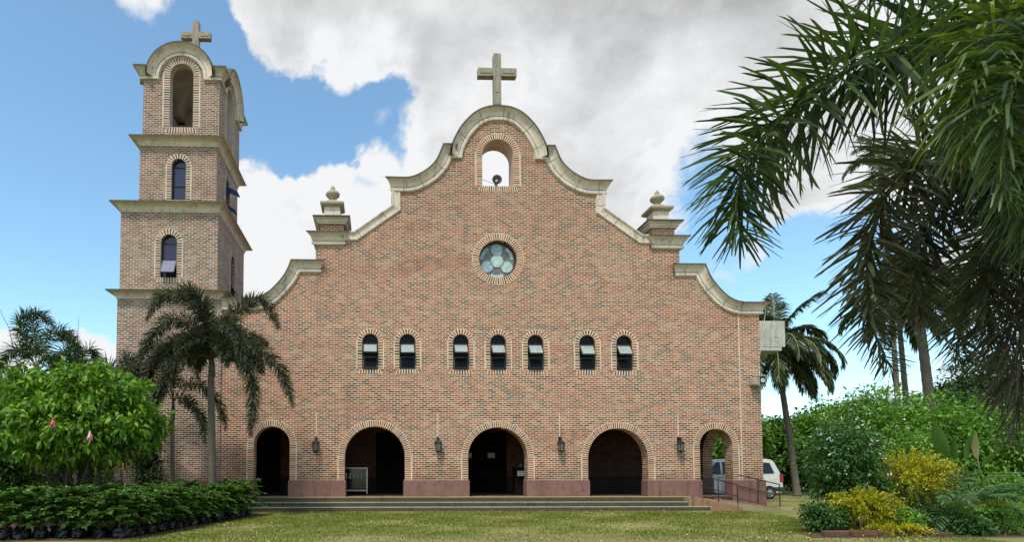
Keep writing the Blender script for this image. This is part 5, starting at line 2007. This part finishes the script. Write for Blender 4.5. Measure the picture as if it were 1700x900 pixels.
def seedlings():
    protos = [seedling_proto(k) for k in range(5)]
    rng = np.random.default_rng(50)
    line = [Vector((-10.6, -9.75, 0)), Vector((-5.62, -9.4, 0)), Vector((-5.0, -6.6, 0)), Vector((-4.15, -2.95, 0))]
    pts = []
    for row in range(3):
        s_tot = 0
        for a, b in zip(line[:-1], line[1:]):
            d = (b - a)
            nrm = Vector((-d.y, d.x, 0)).normalized()
            k = int(d.length / .40)
            for i in range(k):
                p = a + d * ((i + .5 + .5 * (row % 2)) / k) + nrm * (.42 * row + .1)
                pts.append((p.x + rng.uniform(-.06, .06), p.y + rng.uniform(-.06, .06), row))
    pts = [p for p in pts if p[0] > -10.4]
    # front, middle and back rows read apart; within a row nothing tells one bag from the next
    names = ['leafy seedling in a black plastic bag, front row beside the lawn', 'leafy seedling in a black plastic bag, middle row of the bed', 'leafy seedling in a black plastic bag, back row of the bed']
    used = set()
    for i, (x, y, row) in enumerate(pts):
        k = int(rng.integers(0, 5))
        pr = protos[k]
        sc = rng.uniform(.92, 1.22)
        rz = rng.uniform(0, 6.28)
        if k not in used:
            used.add(k)
            pr.location = (x, y, 0)
            pr.rotation_euler = (0, 0, rz)
            pr.scale = (sc, sc, sc)
            pr['label'] = names[row]
            pr['group'] = ('front', 'middle', 'back')[row] + ' row of potted seedlings'
        else:
            dup(pr, (x, y, 0), rz, sc, names[row], ('front', 'middle', 'back')[row] + ' row of potted seedlings')


seedlings()

# ---- leafy trees and shrubs
def shrub(name, label, cat, cen, rad, mat, n_clump, n_leaf, size, cr, seed, trunk=True, group=None, shell=.5, flowers=0, hang=.2, wl=.5, extra=None, trunk_r=.08):
    rng = np.random.default_rng(seed)
    t = thing(name, label, cat, (cen[0], cen[1], 0), group)
    parts = [leaf_clumps(rng, cen, rad, n_clump, n_leaf, size, cr, hang=hang, shell=shell, wl=wl, flat_bottom=.12)]
    k = 5
    for i in range(k):
        a = rng.uniform(0, 6.28)
        c2 = (cen[0] + rad[0] * .6 * math.cos(a), cen[1] + rad[1] * .6 * math.sin(a), cen[2] + rad[2] * rng.uniform(-.3, .55))
        parts.append(leaf_clumps(rng, c2, (rad[0] * .48, rad[1] * .48, rad[2] * .45), n_clump // 6, n_leaf, size, cr, hang=hang, shell=.4, wl=wl, flat_bottom=.12))
    V, F, _ = merge(parts)
    np_mesh('crown', V, F, M[mat], t)
    mb = MB()
    tips = [(cen[0] + rng.uniform(-.6, .6) * rad[0], cen[1] + rng.uniform(-.6, .6) * rad[1], cen[2] + rng.uniform(-.3, .6) * rad[2]) for _ in range(8)]
    limbs(mb, (cen[0], cen[1], 0), tips, trunk_r, rng, .2)
    mb.build('trunk', M['bark_dark'], t)
    if flowers:
        d = unit(rng.normal(size=(flowers, 3)) + np.array([-.5, -1.0, .7]))
        P = np.array(cen) + d * np.array(rad) * rng.uniform(.9, 1.12, flowers)[:, None]
        P = np.repeat(P, 5, 0)
        n = len(P)
        V, F = leaves_mesh(P + rng.normal(size=P.shape) * .02, rng.normal(size=P.shape), rng.normal(size=P.shape), np.full(n, .05), np.full(n, .035))
        np_mesh('blossom', V, F, M['flower_white'], t)
    return t


def px_shrub(name, label, cat, px, py_top, Y, half_w_px, depth, mat, n_clump, n_leaf, size, cr, seed, zlow=0.0, **kw):
    c = at(px, py_top, Y)
    hw = half_w_px * (Y + 23.25) / 1000.0
    ztop = c.z
    zc_, rz_ = (ztop + zlow) / 2, (ztop - zlow) / 2
    return shrub(name, label, cat, (c.x, Y, zc_), (hw, depth, rz_), mat, n_clump, n_leaf, size, cr, seed, **kw)


# right-hand bed
px_shrub('jasmine_bush', 'dark green bush dotted with small white flowers at the left end of the right bed', 'bush', 1400, 690, -7.6, 62, .95, 'jasmine', 170, 40, .10, .12, 61, flowers=46)
px_shrub('flowering_shrub', 'mid green leafy bush with white flowers behind the jasmine, near the coconut trunk', 'bush', 1450, 640, -3.5, 75, 1.3, 'tree_bright', 190, 40, .14, .17, 62, flowers=40)
px_shrub('leafy_shrub', 'bright green leafy bush rising behind the yellow bush', 'bush', 1560, 655, -2.8, 90, 1.5, 'tree_bright', 220, 40, .14, .18, 63)
px_shrub('leafy_shrub', 'green leafy bush at the right edge behind the clipped hedge', 'bush', 1690, 690, -3.5, 70, 1.4, 'tree_bright', 180, 40, .14, .17, 64)


def yellow_bush(label, px, pyt, pyb, hw, Y, seed, n):
    """sprays of small golden leaves along outward twigs"""
    rng = np.random.default_rng(seed)
    c = at(px, (pyt + pyb) / 2, Y)
    s = (Y + 23.25) / 1000.0
    rx, rz = hw * s, (pyb - pyt) / 2 * s
    t = thing('golden_bush', label, 'bush', (c.x, Y, 0), 'golden leaved bushes in the right bed')
    parts = []
    mb = MB()
    for i in range(n):
        d = unit(rng.normal(size=(1, 3)) * np.array([1, .8, .75]) + np.array([[-.15, -.25, .12]]))[0]
        e = Vector((c.x + d[0] * rx, Y + d[1] * rx * .8, c.z + d[2] * rz))
        b = Vector((c.x + d[0] * rx * .35, Y + d[1] * rx * .28, c.z + d[2] * rz * .3 - .05))
        e += Vector((d[0], d[1] * .6, -.1)) * rng.uniform(-.25, .36)
        mid = b.lerp(e, .5) + Vector((0, 0, .05))
        V, F, cv = frond([b, mid, e], leaf_len=.09, n=24, width=.024, rng=rng, plumose=True, ang=(65, 40), hang=.05, base_free=.15, tipw=.8)
        parts.append((V, F))
        mb.tube([b, mid, e], .004, 4)
    for k in range(7):
        a = k * .9
        mb.tube([(c.x + .05 * math.cos(a), Y + .05 * math.sin(a), 0), (c.x + rx * .4 * math.cos(a), Y + rx * .3 * math.sin(a), c.z)], [.02, .006], 5)
    V, F, _ = merge(parts)
    np_mesh('foliage', V, F, M['yellow'], t)
    mb.build('twigs', M['bark_dark'], t)


yellow_bush('rounded golden leaved bush low in front of the jasmine bush', 1432, 808, 878, 52, -8.7, 71, 230)
yellow_bush('taller golden leaved bush leaning up behind the feathery green palm shrub', 1512, 742, 846, 64, -8.0, 72, 280)
yellow_bush('lowest small golden sprig bush at the brick edging', 1483, 866, 892, 46, -9.15, 73, 110)


def areca():
    rng = np.random.default_rng(81)
    c = at(1580, 800, -8.3)
    t = thing('feathery_palm_shrub', 'low dark green clumping palm with feathery fronds beside the golden bush', 'palm shrub', (c.x, -8.3, 0))
    for i in range(34):
        az = i * 2.4 + rng.uniform(-.3, .3)
        el = rng.uniform(20, 78)
        o = (c.x + rng.uniform(-.25, .25), -8.3 + rng.uniform(-.25, .25), rng.uniform(.15, .55))
        P = arch_pts(o, az, math.radians(el), rng.uniform(1.5, 2.2), math.radians(rng.uniform(70, 115)), 6)
        frond_obj(t, P, M['areca'], leaf_len=.40, n=74, width=.026, rng=rng, plumose=False, ang=(60, 30), hang=.22, rr=.01, base_free=.28)


areca()


def broad_leaf_plant():
    rng = np.random.default_rng(83)
    Y = -6.2
    c = at(1588, 800, Y)
    t = thing('banana_plant', 'young banana plant with broad upright leaves behind the feathery palm', 'banana plant', (c.x, Y, 0))
    for (px, py), (px1, py1), w, mat in (((1590, 790), (1543, 697), .20, 'banana'), ((1592, 790), (1576, 722), .10, 'banana'), ((1600, 790), (1607, 715), .08, 'banana'), ((1628, 785), (1612, 716), .10, 'tan_leaf'), ((1615, 792), (1655, 742), .08, 'banana')):
        a, b = at(px, py, Y), at(px1, py1, Y + rng.uniform(-.3, .3))
        n = 9
        V, F = [], []
        d = (b - a)
        side = d.cross(Vector((0, 1, .3))).normalized()
        nn = side.cross(d).normalized()
        for i in range(n + 1):
            f = i / n
            wd = w * math.sin(math.pi * min(1, max(0.0, f * .92 + .08))) ** .7 if f > .35 else .02 + w * .0
            if f > .35:
                g = (f - .35) / .65
                wd = .015 + w * math.sin(math.pi * min(1.0, g) ** .75) ** 1.1
            p = a + d * f - nn * (.22 * f * f) + side * (.06 * f * f)
            V += [p + side * wd + nn * wd * .35, p, p - side * wd + nn * wd * .35]
        for i in range(n):
            k = i * 3
            F += [(k, k + 1, k + 4, k + 3), (k + 1, k + 2, k + 5, k + 4)]
        MB().add(V, F).build('leaf', M[mat], t, smooth=True, recalc=False)
    MB().tube([(c.x, Y, 0), (c.x, Y, at(1590, 785, Y).z)], [.07, .045], 8).build('stalk', M['shaft'], t)


broad_leaf_plant()


def clipped_hedge():
    rng = np.random.default_rng(85)
    Y = -8.9
    x0, x1 = at(1628, 850, Y - .5).x, at(1800, 850, Y).x
    zt = at(1660, 838, Y - .5).z
    t = thing('clipped_hedge', 'box clipped hedge with yellow tipped top at the lower right corner', 'hedge', ((x0 + x1) / 2, Y, 0))
    n = 9000
    P = np.stack([rng.uniform(x0, x1, n), rng.uniform(Y - .5, Y + .5, n), rng.uniform(.05, zt, n)], 1)
    edge = (np.abs(P[:, 1] - Y) > .38) | (P[:, 2] > zt - .14) | (P[:, 0] < x0 + .14)
    P = P[edge | (rng.uniform(size=n) < .12)]
    P[:, :] += .05 * np.sin(P[:, [2, 0, 1]] * 7)
    n = len(P)
    D = rng.normal(size=(n, 3)) + np.array([-.1, -.5, .5])
    V, F = leaves_mesh(P, D, rng.normal(size=(n, 3)) + np.array([0, 0, 1.]), rng.uniform(.05, .10, n), rng.uniform(.025, .045, n))
    top = np.repeat((P[:, 2] > zt - .07) & (rng.uniform(size=n) < .75), 4).astype(int)
    np_mesh('foliage', V, F, [M['hedge'], M['hedge_tip']], t, top)
    mb = MB()
    for k in range(8):
        x = x0 + (x1 - x0) * (k + .5) / 8
        mb.tube([(x, Y, 0), (x + .05, Y - .1, zt * .8)], [.015, .006], 5)
    mb.build('stems', M['bark_dark'], t)


clipped_hedge()
# low ground plants filling the bed between the shrubs
px_shrub('ground_shrub', 'low dark leafy shrub between the feathery palm and the clipped hedge', 'bush', 1598, 858, -9.1, 34, .5, 'jasmine', 70, 34, .09, .10, 65)
px_shrub('ground_shrub', 'low green shrub under the feathery palm at the bed front', 'bush', 1540, 850, -8.6, 40, .5, 'tree_dark', 60, 34, .09, .10, 66)

px_shrub('ground_shrub', 'low dark leafy shrub at the foot of the jasmine bush beside the lawn', 'bush', 1368, 838, -8.7, 26, .4, 'jasmine', 60, 34, .085, .10, 166)
px_shrub('leafy_shrub', 'bright green low shrub behind the clipped hedge at the right edge', 'bush', 1672, 782, -7.6, 44, .6, 'tree_bright', 120, 36, .11, .12, 167)
px_shrub('leafy_shrub', 'loose light green shrub beside the feathery palm and the banana plant', 'bush', 1505, 715, -5.2, 46, .8, 'tree_bright', 120, 34, .12, .15, 168, hang=.35)
px_shrub('ground_shrub', 'small loose green shrub in front of the taller golden bush', 'bush', 1500, 846, -8.9, 26, .35, 'hedge', 45, 28, .08, .10, 169)
# clay block edging of the right bed
rng_ = np.random.default_rng(90)
for i, px in enumerate((1376, 1397, 1420, 1443, 1466, 1489, 1512, 1540, 1568)):
    p = at(px, 893 - (i == 0) * 3, -9.55)
    Yb_ = -9.45 + rng_.uniform(-.05, .05)
    x = at(px, 890, Yb_).x
    hh = rng_.uniform(.09, .15)
    b = MB().box(-.15, .15, -.07, .07, 0, hh).build('clay_block', M['clay'], bevel=.018)
    b.location = (x, Yb_, 0)
    b.rotation_euler = (rng_.uniform(-.1, .1), rng_.uniform(-.06, .06), rng_.uniform(-.25, .25))
    tag(b, 'weathered red clay block in the edging of the right bed', 'edging block', 'clay edging blocks of the right bed')

# low dark shrubs at the foot of the tower, a yellow bag tied to a palm
px_shrub('dark_shrub', 'low dark shrub against the wall between the tallest palm and the narrow arch', 'bush', 385, 790, -.9, 20, .35, 'tree_dark', 50, 30, .09, .09, 67, trunk_r=.02)
px_shrub('dark_shrub', 'low dark shrub at the foot of the tower between the two slim palms', 'bush', 315, 797, -.9, 26, .35, 'tree_dark', 50, 30, .09, .09, 68, trunk_r=.02)
px_shrub('conifer_shrub', 'small dark drooping shrub against the tower wall left of the slim palm', 'bush', 248, 725, -1.3, 22, .4, 'tree_dark', 60, 34, .11, .12, 69, trunk_r=.03, hang=.8)
px_shrub('dark_shrub', 'dark rounded shrub under the bright bush at the tower corner', 'bush', 178, 785, -3.4, 20, .45, 'tree_dark', 60, 32, .09, .1, 70, trunk_r=.03)
yb = at(206, 775, -2.9)
tag(MB().lathe([(.02, yb.z + .12), (.05, yb.z + .07), (.065, yb.z - .04), (.075, yb.z - .11), (.02, yb.z - .13)], yb.x, -2.9, 10).build('hanging_bag', M['yellow_bag'], smooth=True), 'small orange yellow plastic bag hanging beside the stout palm trunk', 'plastic bag')

# ---- background trees
def bg_tree(label, px, py_top, Y, hw_px, mat, seed, zlow=.3, nm='leafy_tree', n=150, size=.30, group='leafy trees behind the church', depth=None, wl=.5):
    hw = hw_px * (Y + 23.25) / 1000.0
    return px_shrub(nm, label, 'tree', px, py_top, Y, hw_px, depth or hw * .8, mat, n, 44, size, .34, seed, zlow=zlow, group=group, trunk_r=.16, wl=wl)


# right
bg_tree('vine covered tree directly behind the leaning coconut trunk', 1295, 698, 19, 50, 'tree', 101, 0.1)
bg_tree('vine covered tree with bright leaves right of the leaning coconut trunk', 1375, 672, 15, 62, 'tree_bright', 102, 0.1, n=190)
bg_tree('dark leafy tree in the gap behind the leaning coconut trunk', 1335, 690, 23, 45, 'tree_dark', 103, .2)
bg_tree('spreading leafy tree behind the pair of coconut trunks', 1465, 672, 18, 75, 'tree', 104, .1, n=190)
bg_tree('large dark tree standing high behind the right shrubs', 1640, 590, 14, 80, 'tree_dark', 105, .5, n=220)
bg_tree('mid green leafy tree below the large dark tree at right', 1590, 655, 8, 80, 'tree', 106, .1, n=190, size=.24)
bg_tree('leafy tree at the far right edge of the photograph', 1720, 640, 6, 70, 'tree', 107, .1, n=170, size=.24)
bg_tree('tree seen through the end arch beyond the van', 1190, 690, 17, 75, 'tree_bright', 108, .1, n=190)
bg_tree('far dark tree low on the skyline right of the church', 1430, 655, 40, 70, 'tree_dark', 109, .3, size=.4)
bg_tree('far wooded crown on the skyline behind the pair of trunks', 1540, 640, 45, 90, 'tree_dark', 110, .3, size=.45)
bg_tree('far dark tree low behind the end pier', 1300, 715, 42, 50, 'tree_dark', 111, .3, size=.4)
# left
bg_tree('dark leafy tree behind the bright bush at the left edge', 10, 640, -1.5, 60, 'tree_dark', 121, .3, size=.18, group='leafy trees left of the church')
bg_tree('dark leafy tree behind the bright bush near the tower', 120, 650, 3, 55, 'tree_dark', 122, .3, size=.22, group='leafy trees left of the church')
bg_tree('dull green tree further back left of the tower', 60, 630, 9, 60, 'tree_dark', 123, .2, size=.28, group='leafy trees left of the church')
bg_tree('dull green tree further back touching the tower edge', 165, 640, 12, 50, 'tree_dark', 124, .2, size=.28, group='leafy trees left of the church')
bg_tree('low leafy tree at the left edge beside the seedlings', -30, 690, -5, 60, 'tree', 125, .1, size=.18, group='leafy trees left of the church')
# a single bare curving stem at the far left and young stalks in front
st = at(26, 600, -4)
tag(MB().tube([at(40, 690, -4), at(27, 600, -4), at(15, 545, -4), at(-8, 500, -4)], [.02, .015, .01, .004], 5).build('bare_stem', M['bark_dark']), 'thin bare curving stem rising at the far left edge', 'stem')


def wooded_hill():
    rng = np.random.default_rng(140)
    n = 26000
    x = rng.uniform(-120, 190, n)
    y = rng.uniform(62, 130, n)
    ridge = 7.5 + 2.5 * np.sin(x * .05 + 1) + 1.8 * np.sin(x * .13) + np.where(x > 50, (x - 50) * .05, 0)
    z = (y - 60) / 70 * ridge * rng.uniform(.3, 1.0, n) ** .5 + rng.uniform(0, 1.5, n)
    P = np.stack([x, y, z], 1)
    D = rng.normal(size=P.shape) + np.array([0, -.5, .3])
    V, F = leaves_mesh(P, D, rng.normal(size=P.shape) + np.array([0, 0, 1.]), rng.uniform(1.0, 2.2, n), rng.uniform(.6, 1.3, n))
    o = np_mesh('far_wood', V, F, M['tree_dark'])
    o['kind'] = 'stuff'
    tag(o, 'far dark wooded rise along the horizon behind the church', 'wood')


wooded_hill()
